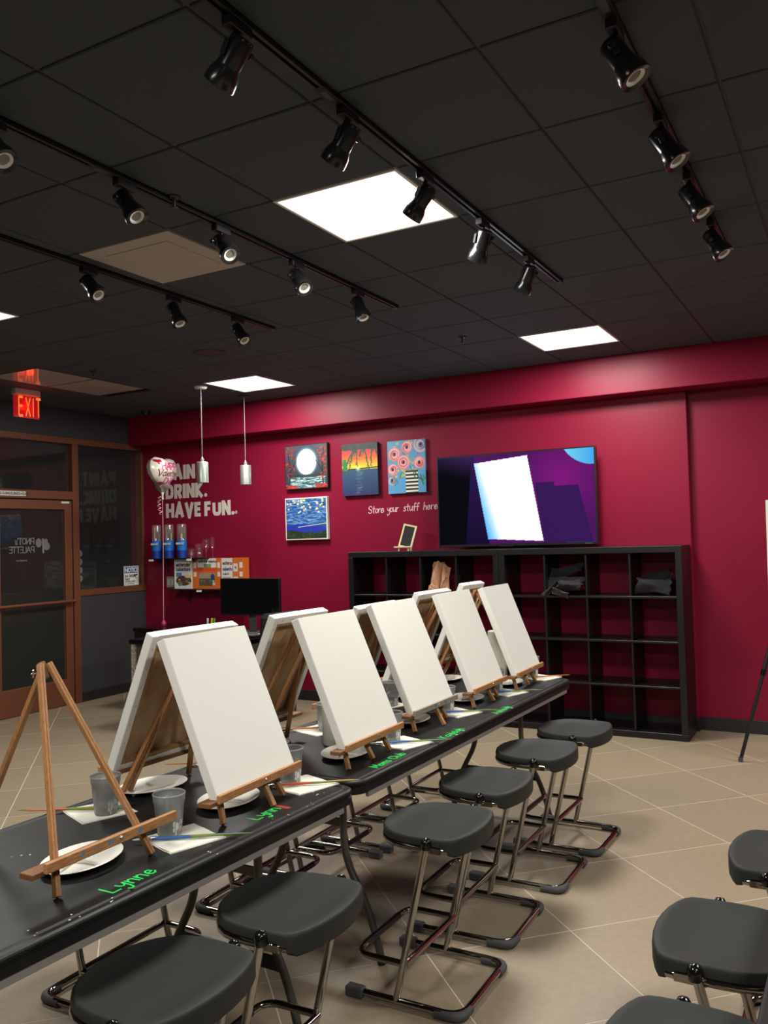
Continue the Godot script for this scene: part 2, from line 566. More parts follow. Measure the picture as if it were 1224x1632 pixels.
func text_geo(text: String, x: Transform3D, h: float, w: float, depth: float, gap := 0.2) -> Geo:    # a whole word as one print
	var g := Geo.new()
	var at := 0.0
	for ch in text:
		var gl := glyph(ch)
		if gl[0]:
			var y := x
			y.origin = x * Vector3(at, 0, 0)
			var l := letter_geo(ch, y, h, w, depth)
			g.v.append_array(l.v); g.n.append_array(l.n); g.t.append_array(l.t)
		at += (float(gl[1]) + gap) * h
	return g

func plane_at(o: Vector3, right: Vector3, up: Vector3) -> Transform3D:
	return Transform3D(Basis(right.normalized(), up.normalized(), right.cross(up).normalized()), o)

# ------------------------------------------------------------------ painting into images
func blank(w: int, h: int, c: Color) -> Image:
	var im := Image.create_empty(w, h, false, Image.FORMAT_RGBA8)
	im.fill(c)
	return im

func dab(im: Image, c: Vector2, r: Vector2, tone: Color, a := 1.0, soft := 0.0) -> void:
	for y in range(max(0, int(c.y - r.y)), min(im.get_height(), int(c.y + r.y) + 2)):
		for x in range(max(0, int(c.x - r.x)), min(im.get_width(), int(c.x + r.x) + 2)):
			var d := Vector2((x - c.x) / r.x, (y - c.y) / r.y).length()
			if d < 1.0:
				var k := a * (clampf((1.0 - d) / soft, 0, 1) if soft > 0.0 else 1.0)
				im.set_pixel(x, y, im.get_pixel(x, y).lerp(tone, k))

func stroke(im: Image, a: Vector2, b: Vector2, w: float, tone: Color, al := 1.0) -> void:
	var lo := Vector2(min(a.x, b.x), min(a.y, b.y)) - Vector2(w, w)
	var hi := Vector2(max(a.x, b.x), max(a.y, b.y)) + Vector2(w, w)
	for y in range(max(0, int(lo.y)), min(im.get_height(), int(hi.y) + 1)):
		for x in range(max(0, int(lo.x)), min(im.get_width(), int(hi.x) + 1)):
			var p := Vector2(x, y)
			var d := p.distance_to(Geometry2D.get_closest_point_to_segment(p, a, b))
			if d < w * 0.5 + 0.5:
				im.set_pixel(x, y, im.get_pixel(x, y).lerp(tone, al * clampf(w * 0.5 + 0.5 - d, 0, 1)))

func write(im: Image, text: String, at: Vector2, h: float, w: float, tone: Color, gap := 0.22) -> void:
	var x := at.x
	for ch in text:
		var gl := glyph(ch)
		for s: Array in gl[0]:
			for i in s.size() - 1:
				stroke(im, Vector2(x + s[i].x * h, at.y - s[i].y * h), Vector2(x + s[i + 1].x * h, at.y - s[i + 1].y * h), w, tone)
		x += (float(gl[1]) + gap) * h

func wall_letter(ch: String, x: Transform3D, h: float, w: float, wide: float) -> Geo:       # heavy capital with blunt ends, its strokes kept w thick
	var g := Geo.new()
	var lift := 0.0
	for s: Array in glyph(ch)[0]:
		var pts := PackedVector2Array()
		for p: Vector2 in s:
			var q := Vector2(p.x * wide * h, p.y * h)
			if ch in "EFHDPRUL" and absf(s[0].y - s[-1].y) < .01 or ch in "DPRBU" and s.size() > 2:
				q.y = clampf(q.y, w * .5, h - w * .5)
			pts.append(q)
		for poly in Geometry2D.offset_polyline(pts, w * 0.5, Geometry2D.JOIN_MITER if ch in "AVNKM" else Geometry2D.JOIN_ROUND, Geometry2D.END_BUTT):
			g.prism(poly, x, .004 + lift)
			lift += .0004
	return g

# ------------------------------------------------------------------ builders of the things
func fillet(path: Array, r: float, n := 5) -> Array:
	var out := [path[0]]
	for i in range(1, path.size() - 1):
		var p: Vector3 = path[i]
		var a: Vector3 = (path[i - 1] - p).normalized()
		var b: Vector3 = (path[i + 1] - p).normalized()
		var k: float = min(r, min(p.distance_to(path[i - 1]), p.distance_to(path[i + 1])) * 0.5)
		for j in n + 1:
			var t := float(j) / n
			out.append((p + a * k).lerp(p, t).lerp(p.lerp(p + b * k, t), t))
	out.append(path[-1])
	return out

func both(p: Array) -> Array:      # half an outline (z >= 0) and its mirror image
	var o := p.duplicate()
	for i in range(p.size() - 2, 0, -1):
		o.append(Vector2(p[i].x, -p[i].y))
	return o

func make_stool(label: String, group: String) -> Node3D:
	var t := thing("cantilever_stool", label, "stool", Vector3.ZERO, 0.0, group)
	var half := [Vector2(.185, 0), Vector2(.182, .05), Vector2(.174, .10), Vector2(.160, .145), Vector2(.146, .174), Vector2(.128, .19), Vector2(.10, .196), Vector2(.05, .199), Vector2(0, .199), Vector2(-.04, .196), Vector2(-.08, .187), Vector2(-.115, .168), Vector2(-.145, .138), Vector2(-.168, .10), Vector2(-.182, .052), Vector2(-.187, 0)]
	var line := both(half)
	var rings := []
	for s: Array in [[.02, .598], [.3, .598], [.55, .600], [.75, .605], [.88, .6105], [.94, .6125], [.97, .6125], [.986, .610], [.997, .605], [1.0, .598], [1.0, -1.0], [.990, -2.0], [.93, -2.0], [.5, .585]]:
		var r := []
		for p: Vector2 in line:
			var y: float = s[1]
			var drop := smoothstep(.105, .140, p.x)
			if y == -1.0:
				y = lerpf(.588, .560, drop)
			elif y == -2.0:
				y = lerpf(.584, .553, drop)
			elif s[0] < 0.93 and s[0] != .5:
				y += 0.006 * (p.x * s[0] / 0.185) - 0.003 * absf(p.y * s[0]) / 0.2
			r.append(Vector3(p.x * s[0], y - .025, p.y * s[0]))
		rings.append(r)
	part("seat", Geo.new().loft(rings, true, true), M.seat_black, t)
	var rail := []
	for p: Vector2 in line:
		if p.x < 0.13:
			rail.append(Vector3(p.x * .965, .548, p.y * .955))
	part("seat_frame", Geo.new().tube(rail, .0115, 8), M.chrome, t)
	for z: float in [.203, -.203]:
		var sg := signf(z)
		var post := part("post", Geo.new().tube([Vector3(-.078, .022, z), Vector3(.052, .563, z)], .0125, 12), M.chrome, t)
		part("end_cap", Geo.new().lathe([Vector2(.0, -.012), Vector2(.0155, -.012), Vector2(.0185, .002), Vector2(.018, .013), Vector2(.012, .024), Vector2(.0, .028)], 14, Vector3(.054, .564, z)), M.cap_black, post)
		part("bracket", Geo.new().span(Vector3(.03, .537, z - sg * .004), Vector3(.105, .559, z - sg * .018), .002), M.chrome, t)
		part("rubber_sleeve", Geo.new().span(Vector3(-.275, .002, z - .0185), Vector3(-.205, .038, z + .0185), .005), M.rubber_grey, t)
		part("floor_pad", Geo.new().tube(fillet([Vector3(.07, .0165, z), Vector3(.163, .0165, z), Vector3(.163, .0165, z - sg * .075)], .07, 6), .0165, 10), M.rubber_grey, t)
	part("footrest", Geo.new().tube(fillet([Vector3(-.047, .152, .203), Vector3(-.238, .152, .203), Vector3(-.238, .152, -.203), Vector3(-.047, .152, -.203)], .065, 6), .0115, 10), M.chrome, t)
	part("footrest_sleeve", Geo.new().tube([Vector3(-.238, .152, .125), Vector3(-.238, .152, -.125)], .0128, 10), M.black_plastic, t)
	part("crossbar", Geo.new().tube([Vector3(-.040, .152, .2), Vector3(-.040, .152, -.2)], .0115, 10), M.chrome, t)
	part("base_frame", Geo.new().tube(fillet([Vector3(-.235, .021, .203), Vector3(.163, .021, .203), Vector3(.163, .021, -.203), Vector3(-.235, .021, -.203)], .07, 6), .0128, 10), M.chrome, t)
	return t

func round_rect(w: float, d: float, r: float, inset: float, y: float, n := 6) -> Array:
	var o := []
	for c: Array in [[1, 1, 0], [-1, 1, 1], [-1, -1, 2], [1, -1, 3]]:
		for i in n + 1:
			var a := PI * 0.5 * (float(c[2]) + float(i) / n)
			o.append(Vector3(c[0] * (w * .5 - r) + cos(a) * (r - inset), y, c[1] * (d * .5 - r) + sin(a) * (r - inset)))
	return o

func make_table(label: String, at: Vector3, turn: float, long: float, deep: float, legs: Array) -> Node3D:
	var t := thing("folding_table", label, "table", at, turn, "")
	var rings := []
	for q: Array in [[.036, TOP], [.031, TOP - .0035], [.025, TOP - .004], [.020, TOP + .0006], [.008, TOP + .0006], [.002, TOP - .003], [0, TOP - .007], [0, TOP - .014], [.006, TOP - .017], [.006, TOP - .021], [0, TOP - .024], [0, TOP - .044], [.005, TOP - .049], [.02, TOP - .049]]:
		rings.append(round_rect(deep, long, .06, q[0], q[1]))
	part("tabletop", Geo.new().loft(rings, true, true, true), M.table_black, t)
	for s: float in [1.0, -1.0]:
		part("side_rail", Geo.new().box(Vector3(s * (deep * .5 - .014), TOP - .059, 0), Vector3(.014, .020, long - .16), Basis.IDENTITY, .001), M.table_steel, t)
	var i := 0
	for z: float in legs:
		var away := 1.0 if z < 0.0 else -1.0      # towards the middle of the table
		for s: float in [1.0, -1.0]:
			var path := [Vector3(s * .142, TOP - .05, z), Vector3(s * .142, .42, z), Vector3(s * .162, .345, z), Vector3(s * .236, .215, z), Vector3(s * .272, .12, z), Vector3(s * .298, .02, z)]
			var leg := part("leg", Geo.new().tube(fillet(path, .08, 4), .0145, 12), M.leg_grey, t)
			part("foot_cap", Geo.new().tube([path[5] + Vector3(-s * .004, .006, 0), Vector3(path[5].x + s * .003, .0, z)], .0175, 12), M.cap_black, leg)
		part("upper_crossbar", Geo.new().span(Vector3(-.142, .49, z - .004), Vector3(.142, .522, z + .004), .001), M.leg_grey, t)
		part("lower_crossbar", Geo.new().span(Vector3(-.235, .20, z - .005), Vector3(.235, .245, z + .005), .001), M.black_plastic, t)
		part("brace", Geo.new().tube([Vector3(0, .505, z), Vector3(0, TOP - .055, z + away * .30)], .008, 8), M.table_steel, t)
		i += 1
	return t

func make_easel() -> Node3D:
	var t := thing("table_easel", "", "easel", Vector3.ZERO, 0.0, "wooden table easels")
	var apex := Vector3(-.236, .556, 0)
	for s: float in [1.0, -1.0]:
		var foot := Vector3(0, 0.004, s * .165)
		var top := apex + Vector3(0, 0, s * .014)
		var g := Geo.new()
		var d := (top - foot).normalized()
		var side := d.cross(Vector3.RIGHT).normalized()
		for k: float in [.0043, -.0043]:
			g.bar(foot + side * k, top + side * k, .0074, .017, Vector3.RIGHT, .0015)
		g.bar(foot + d * .002, top, .004, .013, Vector3.RIGHT, 0.0)
		part("front_leg", g, M.easel_wood, t)
	part("rear_leg", Geo.new().bar(apex + Vector3(-.008, -.018, 0), Vector3(-.555, .004, 0), .017, .016, Vector3.RIGHT, .0015), M.easel_wood, t)
	part("hinge_block", Geo.new().box(apex + Vector3(-.004, -.02, 0), Vector3(.018, .05, .016), Basis(Vector3(0, 0, 1), .38)), M.easel_wood_dark, t)
	var b := Geo.new().tube([apex + Vector3(0, -.024, .046), apex + Vector3(0, -.024, -.03)], .0028, 8)
	b.box(apex + Vector3(0, -.024, .040), Vector3(.006, .022, .006))
	part("wing_bolt", b, M.bright_metal, t)
	part("ledge", Geo.new().span(Vector3(-.026, .078, .255), Vector3(.020, .092, -.20), .0015), M.easel_wood_dark, t)
	part("ledge_lip", Geo.new().span(Vector3(.0205, .084, .222), Vector3(.033, .110, -.235), .0018), M.ledge_wood, t)
	part("brass_pin", Geo.new().lathe([Vector2(.0, .0), Vector2(.005, .0), Vector2(.004, .003), Vector2(.0, .004)], 10, Vector3(.033, .099, -.02), Basis(Vector3(0, 0, 1), -PI / 2)), M.bright_metal, t)
	var sp := Geo.new()
	var rg := RandomNumberGenerator.new()
	rg.seed = 31
	for q: Array in [[.11, .010], [.02, .006], [.005, .004], [-.09, .003], [.06, .004]]:
		for k in 4:
			sp.disc(Vector3(.0333, .099 + rg.randf_range(-.006, .006), q[0] + rg.randf_range(-q[1], q[1])), rg.randf_range(.0015, .0042), Vector3(1, 0, 0), 8, Vector2(1.5, .8))
	part("paint_drips", sp, M.blue_paint, t).set_meta("kind", "stuff")
	return t

func make_canvas(w: float, h: float) -> Node3D:
	var t := thing("stretched_canvas", "", "canvas", Vector3.ZERO, 0.0, "blank canvases on the table easels")
	var d := .034
	var g := Geo.new()
	for s: float in [1.0, -1.0]:
		g.span(Vector3(-d, 0, s * w / 2), Vector3(0, h, s * (w / 2 - .030)), .0022)
	g.span(Vector3(-d, 0, -w / 2 + .0301), Vector3(0, .030, w / 2 - .0301), .0)
	g.span(Vector3(-d, h - .030, -w / 2 + .0301), Vector3(0, h, w / 2 - .0301), .0)
	part("front_face", Geo.new().span(Vector3(-.0008, .0012, -w / 2 + .0015), Vector3(.0006, h - .0012, w / 2 - .0015), 0.0), M.canvas_face, t)
	part("wrapped_canvas", g, M.canvas_white, t)
	part("raw_back", Geo.new().span(Vector3(-.0035, .03, -w / 2 + .03), Vector3(-.0025, h - .03, w / 2 - .03), 0.0), M.canvas_raw, t)
	for s: float in [1.0, -1.0]:
		part("stretcher_bar", Geo.new().span(Vector3(-d + .003, .03, s * (w / 2 - .0302)), Vector3(-.012, h - .03, s * (w / 2 - .044)), .001), M.stretcher_wood, t)
		var y := .0302 if s > 0 else h - .0302
		part("stretcher_bar", Geo.new().span(Vector3(-d + .003, y, -w / 2 + .044), Vector3(-.012, y + s * .014, w / 2 - .044), .001), M.stretcher_wood, t)
	var st := Geo.new()
	for s: float in [1.0, -1.0]:
		for k in 7:
			st.box(Vector3(-d - .0004, .05 + k * (h - .1) / 6.0, s * (w / 2 - .016)), Vector3(.0008, .009, .0015), Basis(Vector3(1, 0, 0), .3), 0.0)
	for k in 5:
		st.box(Vector3(-d - .0004, h - .015, -w / 2 + .06 + k * (w - .12) / 4.0), Vector3(.0008, .0015, .009), Basis.IDENTITY, 0.0)
	part("staples", st, M.bright_metal, t)
	return t

func make_plate() -> Node3D:
	var t := thing("oval_plate", "", "plate", Vector3.ZERO, 0.0, "white paper plates on the tables")
	var el := Vector2(.098, .132)
	part("dish", Geo.new().lathe([Vector2(.0, .002), Vector2(.60, .001), Vector2(.70, .007), Vector2(.97, .0165), Vector2(1.0, .0165), Vector2(1.005, .0185), Vector2(.97, .0192), Vector2(.90, .0175), Vector2(.76, .0105), Vector2(.68, .0045), Vector2(.0, .0035)], 40, Vector3.ZERO, Basis.IDENTITY, el, 0.0, 0.3), M.plate_fibre, t)
	part("divider", Geo.new().tube([Vector3(-.012, .004, .085), Vector3(-.014, .0095, .07), Vector3(-.020, .0095, .02), Vector3(-.012, .0095, -.03), Vector3(-.022, .0095, -.08), Vector3(-.026, .004, -.095)], .0062, 10), M.plate_fibre, t)
	part("divider", Geo.new().tube([Vector3(-.018, .0085, .012), Vector3(.012, .0095, .008), Vector3(.05, .0095, .014), Vector3(.064, .004, .016)], .0058, 10), M.plate_fibre, t)
	return t

func make_cup() -> Node3D:
	var t := thing("plastic_cup", "", "cup", Vector3.ZERO, 0.0, "grey plastic water cups")
	part("wall", Geo.new().lathe([Vector2(.0, .001), Vector2(.034, .0), Vector2(.0365, .003), Vector2(.0455, .098), Vector2(.0475, .1), Vector2(.0485, .121)], 36, Vector3.ZERO, Basis.IDENTITY, Vector2.ONE, 0.0, .6), M.cup_print, t)
	part("rim", Geo.new().lathe([Vector2(.0483, .1195), Vector2(.0502, .1205), Vector2(.0502, .1235), Vector2(.0488, .1245), Vector2(.0475, .1235), Vector2(.0475, .1195)], 36), M.cup_rim, t)
	part("water", Geo.new().lathe([Vector2(.0, .05), Vector2(.0405, .05)], 24, Vector3.ZERO, Basis(Vector3(1, 0, 0), PI).scaled(Vector3.ONE) if false else Basis.IDENTITY), M.clear_tube, t)
	return t

func make_napkin() -> Node3D:
	var t := thing("paper_napkin", "", "napkin", Vector3.ZERO, 0.0, "folded white paper napkins")
	for k in 2:
		var g := Geo.new()
		var o := .0012 + k * .0018
		var n := 7
		var P := []
		for i in n + 1:
			var row := []
			for j in n + 1:
				var u := float(i) / n - .5
				var w := float(j) / n - .5
				row.append(Vector3(u * (.185 - k * .006), o + .0010 * sin(u * 9.0 + k) * cos(w * 7.0) + .0022 * pow(absf(u) * 2.0, 6.0), w * (.185 - k * .008)))
			P.append(row)
		for i in n:
			for j in n:
				g.face([P[i][j], P[i + 1][j], P[i + 1][j + 1], P[i][j + 1]], Vector3.UP)
		for i in n:
			for e: Array in [[P[i][0], P[i + 1][0], Vector3(0, 0, -1)], [P[i][n], P[i + 1][n], Vector3(0, 0, 1)], [P[0][i], P[0][i + 1], Vector3(-1, 0, 0)], [P[n][i], P[n][i + 1], Vector3(1, 0, 0)]]:
				g.face([e[0], e[1], Vector3(e[1].x, .0004 + k * .0016, e[1].z), Vector3(e[0].x, .0004 + k * .0016, e[0].z)], e[2])
		part("fold", g, M.paper, t)
	return t

func make_brush(tone: String, bristle: String, flat: bool) -> Node3D:     # lies along +x, bristles at the origin side
	var t := thing("paint_brush", "", "brush", Vector3.ZERO, 0.0, "paint brushes laid on the napkins")
	var z := Basis(Vector3(0, 0, 1), -PI / 2)
	part("handle", Geo.new().tube([Vector3(.055, .006, 0), Vector3(.10, .006, 0), Vector3(.17, .006, 0), Vector3(.31, .0075, 0), Vector3(.325, .0075, 0)], [.0035, .0052, .0042, .0022, .001], 10), M[tone], t)
	part("ferrule", Geo.new().tube([Vector3(.024, .006, 0), Vector3(.058, .006, 0)], [.0055 if flat else .004, .0038], 10), M.bright_metal, t)
	if flat:
		part("bristles", Geo.new().span(Vector3(0, .003, -.009), Vector3(.026, .009, .009), .002), M[bristle], t)
	else:
		part("bristles", Geo.new().tube([Vector3(0, .006, 0), Vector3(.014, .006, 0), Vector3(.026, .006, 0)], [.0006, .0042, .0036], 8), M[bristle], t)
	return t

func make_head() -> Node3D:     # spotlight of a track: hangs from the origin, aims along -y of its lamp part
	var t := thing("track_spotlight", "", "spotlight", Vector3.ZERO, 0.0, "black spotlights on the ceiling tracks")
	return t

func spotlight(at: Vector3, aim: Vector3, label: String) -> void:
	var t := thing("track_spotlight", label, "spotlight", at, 0.0, "black spotlights on the ceiling tracks")
	part("adapter", Geo.new().span(Vector3(-.016, -.030, -.05), Vector3(.016, .0, .05), .003), M.track_black, t)
	part("stem", Geo.new().tube([Vector3(0, -.03, 0), Vector3(0, -.062, 0)], .008, 10), M.track_black, t)
	var d := aim.normalized()
	var s := d.cross(Vector3.UP).normalized()
	var pv := Vector3(0, -.075, 0)
	var y := Geo.new()
	for k: float in [1.0, -1.0]:
		y.bar(pv + s * k * .0395 + Vector3(0, .012, 0), pv + s * k * .0395 + d * .03, .004, .018, s.cross(d), .001)
	y.bar(pv + s * .041 + Vector3(0, .012, 0), pv - s * .041 + Vector3(0, .012, 0), .016, .004, Vector3.UP, .001)
	part("yoke", y, M.track_black, t)
	var b := Basis(s, -d, s.cross(-d))      # local -y looks along the aim
	var o := pv + d * .035
	var can := part("lamp_can", Geo.new().lathe([Vector2(.030, -.068), Vector2(.045, -.0725), Vector2(.0465, -.068), Vector2(.044, -.040), Vector2(.036, -.018), Vector2(.034, -.01), Vector2(.034, .06), Vector2(.030, .068), Vector2(.0, .069)], 28, o, b, Vector2.ONE, 0.0, .6), M.lamp_black, t)
	part("trim_ring", Geo.new().lathe([Vector2(.020, -.060), Vector2(.023, -.0655), Vector2(.036, -.0665), Vector2(.038, -.062)], 28, o, b * Basis(Vector3(1, 0, 0), 0.0)), M.lamp_ring, can)
	part("lens", Geo.new().lathe([Vector2(.0, -.0615), Vector2(.0225, -.0605)], 24, o, b), M.lamp_lens, can)
	part("tilt_knob", Geo.new().tube([pv + s * .041, pv + s * .053], .011, 12), M.track_black, t)

func light_panel(x: float, z: float, label: String) -> void:
	var t := thing("ceiling_light_panel", label, "ceiling light", Vector3(x, CEIL, z), 0.0, "square light panels in the ceiling")
	var g := Geo.new()
	for s: float in [1.0, -1.0]:
		g.span(Vector3(s * .297, -.004, -.297), Vector3(s * .284, .03, .297), .001)
		g.span(Vector3(-.284, -.004, s * .297), Vector3(.284, .03, s * .284), .001)
	part("frame", g, M.white_plastic, t)
	part("diffuser_lamp", Geo.new().span(Vector3(-.285, .002, -.285), Vector3(.285, .012, .285), .0), M.panel_glow, t)
	var a := AreaLight3D.new()
	a.name = "panel_light"
	a.area_size = Vector2(.56, .56)
	a.light_color = Color(1.0, 0.992, 0.965)
	a.light_energy = LAMP
	a.set("area_range", 14.0)
	a.set("area_attenuation", 2.0)
	a.shadow_enabled = true
	t.add_child(a)
	a.position = Vector3(0, -.006, 0)
	a.rotation.x = -PI / 2

func seated(node: Node3D, seat: Dictionary, dx: float, dz: float, y := 0.0, turn := 0.0) -> void:
	var b := Basis(Vector3.UP, seat.turn)
	node.basis = Basis(Vector3.UP, seat.turn + turn).scaled(Vector3.ONE * K)
	node.position = Vector3(seat.x * K, TOP + y, seat.z * K) + b * Vector3(dx, 0, dz) * K

func cloth(called: String, label: String, at: Vector3, folds: Array, sd: int, m: Material) -> void:     # a garment: folded sheets hanging or lying over each other
	var f := noise(3.5, sd, 2)
	var t := thing(called, label, "clothing", at)
	for q: Array in folds:       # [origin, along, across, bulge, waves]
		var o: Vector3 = q[0]
		var al: Vector3 = q[1]
		var ac: Vector3 = q[2]
		var nn := al.cross(ac).normalized()
		var n := 16
		var P := []
		for i in n + 1:
			var row := []
			for j in n + 1:
				var u := float(i) / n
				var v := float(j) / n
				var pinch := 1.0 - .45 * sin(PI * u) * .4 - .25 * u * sin(sd * 1.3)
				var p := o + al * u + ac * ((v - .5) * pinch + .5) + nn * (float(q[3]) * sin(PI * v) + .016 * sin(v * float(q[4]) + u * 3.0 + sd) + .012 * f.get_noise_2d(u * .6 + sd, v * .6))
				p += al * .12 * f.get_noise_2d(v * .7, sd + u * .3)
				row.append(p)
			P.append(row)
		var rings := []
		for i in n + 1:
			var r := []
			for j in n + 1:
				r.append(P[i][j] + nn * .004)
			for j in range(n, -1, -1):
				r.append(P[i][j] - nn * .004)
			rings.append(r)
		part("fold", Geo.new().loft(rings, true, true), m, t)

# ------------------------------------------------------------------ prints
func print_cup() -> StandardMaterial3D:
	var im := blank(512, 256, Color(0.545, 0.55, 0.55, 0.74))
	var w := Color(0.86, 0.86, 0.86, 0.97)
	for o: float in [118.0, 374.0]:
		dab(im, Vector2(o + 10, 150), Vector2(15, 20), w)
		dab(im, Vector2(o - 8, 138), Vector2(11, 15), w)
		dab(im, Vector2(o - 10, 166), Vector2(9, 12), w)
		stroke(im, Vector2(o - 1, 125), Vector2(o - 1, 190), 3.0, Color(0.5, 0.5, 0.5, 0.74))
		stroke(im, Vector2(o + 4, 172), Vector2(o + 4, 192), 8.0, w)
		write(im, "PiNOT's", Vector2(o + 32, 146), 22, 3.4, w, 0.14)
		write(im, "PALETTE", Vector2(o + 32, 178), 22, 3.4, w, 0.14)
	var m := mat("cup_print", Color.WHITE, 0.3)
	m.albedo_texture = ImageTexture.create_from_image(im)
	m.transparency = BaseMaterial3D.TRANSPARENCY_ALPHA
	return m

func paint_moon() -> Image:
	var r := RandomNumberGenerator.new()
	r.seed = 4
	var im := blank(220, 194, col(62, 72, 86))
	for y in 194:
		for x in 220:
			im.set_pixel(x, y, col(70, 80, 94).lerp(col(48, 54, 66), clampf(y / 150.0, 0, 1)))
	dab(im, Vector2(112, 76), Vector2(62, 68), col(120, 190, 200), 0.8, 0.25)
	dab(im, Vector2(112, 76), Vector2(52, 58), col(250, 255, 255), 1.0, 0.08)
	for k in 8:
		stroke(im, Vector2(20, 132 + k), Vector2(205, 134 + k), 2, col(52, 46, 46), 0.6)
	for y in range(142, 190):
		for x in range(18, 208):
			im.set_pixel(x, y, col(64, 110, 118))
	for k in 150:
		var p := Vector2(r.randf_range(20, 195), r.randf_range(144, 188))
		stroke(im, p, p + Vector2(r.randf_range(8, 26), r.randf_range(-2, 2)), r.randf_range(1, 2.4), col(225, 238, 235) if r.randf() < .6 else col(20, 44, 52), .85)
	for s: Array in [[22, 1.0], [196, -1.0]]:
		stroke(im, Vector2(s[0], 192), Vector2(s[0] + s[1] * 4, 90), 6, col(28, 18, 20))
		stroke(im, Vector2(s[0] + s[1] * 3, 120), Vector2(s[0] + s[1] * 36, 70), 3, col(28, 18, 20))
		stroke(im, Vector2(s[0] + s[1] * 4, 95), Vector2(s[0] - s[1] * 6, 20), 3, col(28, 18, 20))
		for k in 40:
			var p := Vector2(s[0] + s[1] * r.randf_range(-20, 30), r.randf_range(8, 150))
			dab(im, p, Vector2(r.randf_range(3, 6), r.randf_range(2, 5)), col(128, 32, 28).lerp(col(186, 66, 44), r.randf()))
		for k in 26:
			dab(im, Vector2(s[0] + s[1] * r.randf_range(-20, 40), r.randf_range(176, 194)), Vector2(7, 4), col(150, 34, 30).lerp(col(200, 70, 50), r.randf()))
	for k in 3:
		for x in 220:
			im.set_pixel(x, k, col(40, 20, 24)); im.set_pixel(x, 193 - k, col(40, 20, 24))
		for y in 194:
			im.set_pixel(k, y, col(40, 20, 24)); im.set_pixel(219 - k, y, col(40, 20, 24))
	return im

func paint_sunset() -> Image:
	var r := RandomNumberGenerator.new()
	r.seed = 9
	var im := blank(170, 220, col(50, 66, 62))
	for y in range(26, 112):
		for x in 170:
			var v := (y - 26) / 86.0
			im.set_pixel(x, y, (col(226, 40, 60).lerp(col(250, 120, 30), clampf(v * 2.0, 0, 1))).lerp(col(252, 226, 60), clampf(v * 2.0 - 0.9, 0, 1)))
	for y in range(110, 220):
		for x in 170:
			im.set_pixel(x, y, col(38, 78, 110).lerp(col(34, 48, 96), (y - 110) / 110.0))
	for fr: Array in [[70, 14, 30, 110, 30], [70, 14, 72, 100, 14], [70, 14, 6, 120, 34], [100, 10, 128, 112, 16], [100, 10, 88, 50, 26], [150, 10, 138, 96, 14], [30, 10, 110, 30, 30], [130, 12, 170, 40, 30], [20, 8, 60, 40, 30]]:
		for k in 40:
			var t := k / 40.0
			var p := Vector2(fr[0], fr[1]).lerp(Vector2(fr[2], fr[3]), t) + Vector2(0, -18 * sin(t * PI))
			stroke(im, p, p + Vector2(r.randf_range(-7, 7), r.randf_range(6, float(fr[4]) * .6)), 2.6, col(34, 62, 50).lerp(col(50, 84, 66), r.randf()))
	for k in 160:
		dab(im, Vector2(r.randf_range(0, 170), r.randf_range(0, 22)), Vector2(8, 6), col(48, 66, 60).lerp(col(34, 50, 46), r.randf()))
	for k in 30:
		dab(im, Vector2(r.randf_range(0, 22), r.randf_range(66, 112)), Vector2(6, 5), col(40, 120, 60))
	stroke(im, Vector2(28, 108), Vector2(170, 104), 5, col(20, 34, 24))
	dab(im, Vector2(76, 104), Vector2(16, 16), col(255, 244, 180), .9, .9)
	for k in 60:
		var y := r.randf_range(112, 212)
		var p := Vector2(76 + r.randf_range(-14, 14), y)
		stroke(im, p, p + Vector2(r.randf_range(4, 16), 0), 1.6, col(120, 150, 130), .5)
	return im

func paint_vase() -> Image:
	var r := RandomNumberGenerator.new()
	r.seed = 15
	var im := blank(170, 208, col(88, 162, 208))
	for k in 120:
		dab(im, Vector2(r.randf_range(0, 170), r.randf_range(0, 120)), Vector2(12, 8), col(120, 165, 180).lerp(col(90, 160, 205), r.randf()), .5)
	for k in 40:
		dab(im, Vector2(r.randf_range(10, 130), r.randf_range(4, 170)), Vector2(6, 5), col(226, 190, 70), .9)
	for k in 26:
		var p := Vector2(r.randf_range(14, 160), r.randf_range(10, 170))
		stroke(im, p, p + Vector2(r.randf_range(-16, 16), r.randf_range(6, 22)), 5, col(70, 130, 96).lerp(col(60, 140, 130), r.randf()))
	for y in range(120, 208):
		for x in range(80, 136):
			im.set_pixel(x, y, col(238, 234, 216) if ((y - 120) / 7) % 2 == 1 else col(22, 24, 22))
	for f: Array in [[32, 52, 28, 0], [88, 28, 25, 0], [72, 86, 29, 0], [22, 112, 23, 0], [142, 90, 25, 0], [150, 20, 36, 1], [18, 154, 19, 1]]:
		var c := Vector2(f[0], f[1])
		var a: Color = col(226, 128, 134) if f[3] == 0 else col(140, 134, 168)
		dab(im, c, Vector2(f[2], f[2]), a)
		for q in 4:
			dab(im, c + Vector2(r.randf_range(-3, 3), r.randf_range(-3, 3)), Vector2(f[2], f[2]) * (.84 - q * .17), a.lerp(Color.WHITE, .42) if q % 2 == 0 else a.lerp(col(200, 84, 96) if f[3] == 0 else col(104, 98, 140), .6))
		dab(im, c, Vector2(6, 7), col(40, 34, 44))
	for p: Array in [[122, 126, 138, 150], [138, 150, 156, 160], [146, 140, 158, 176], [116, 130, 122, 150]]:
		stroke(im, Vector2(p[0], p[1]), Vector2(p[2], p[3]), 5, col(44, 100, 70))
	return im

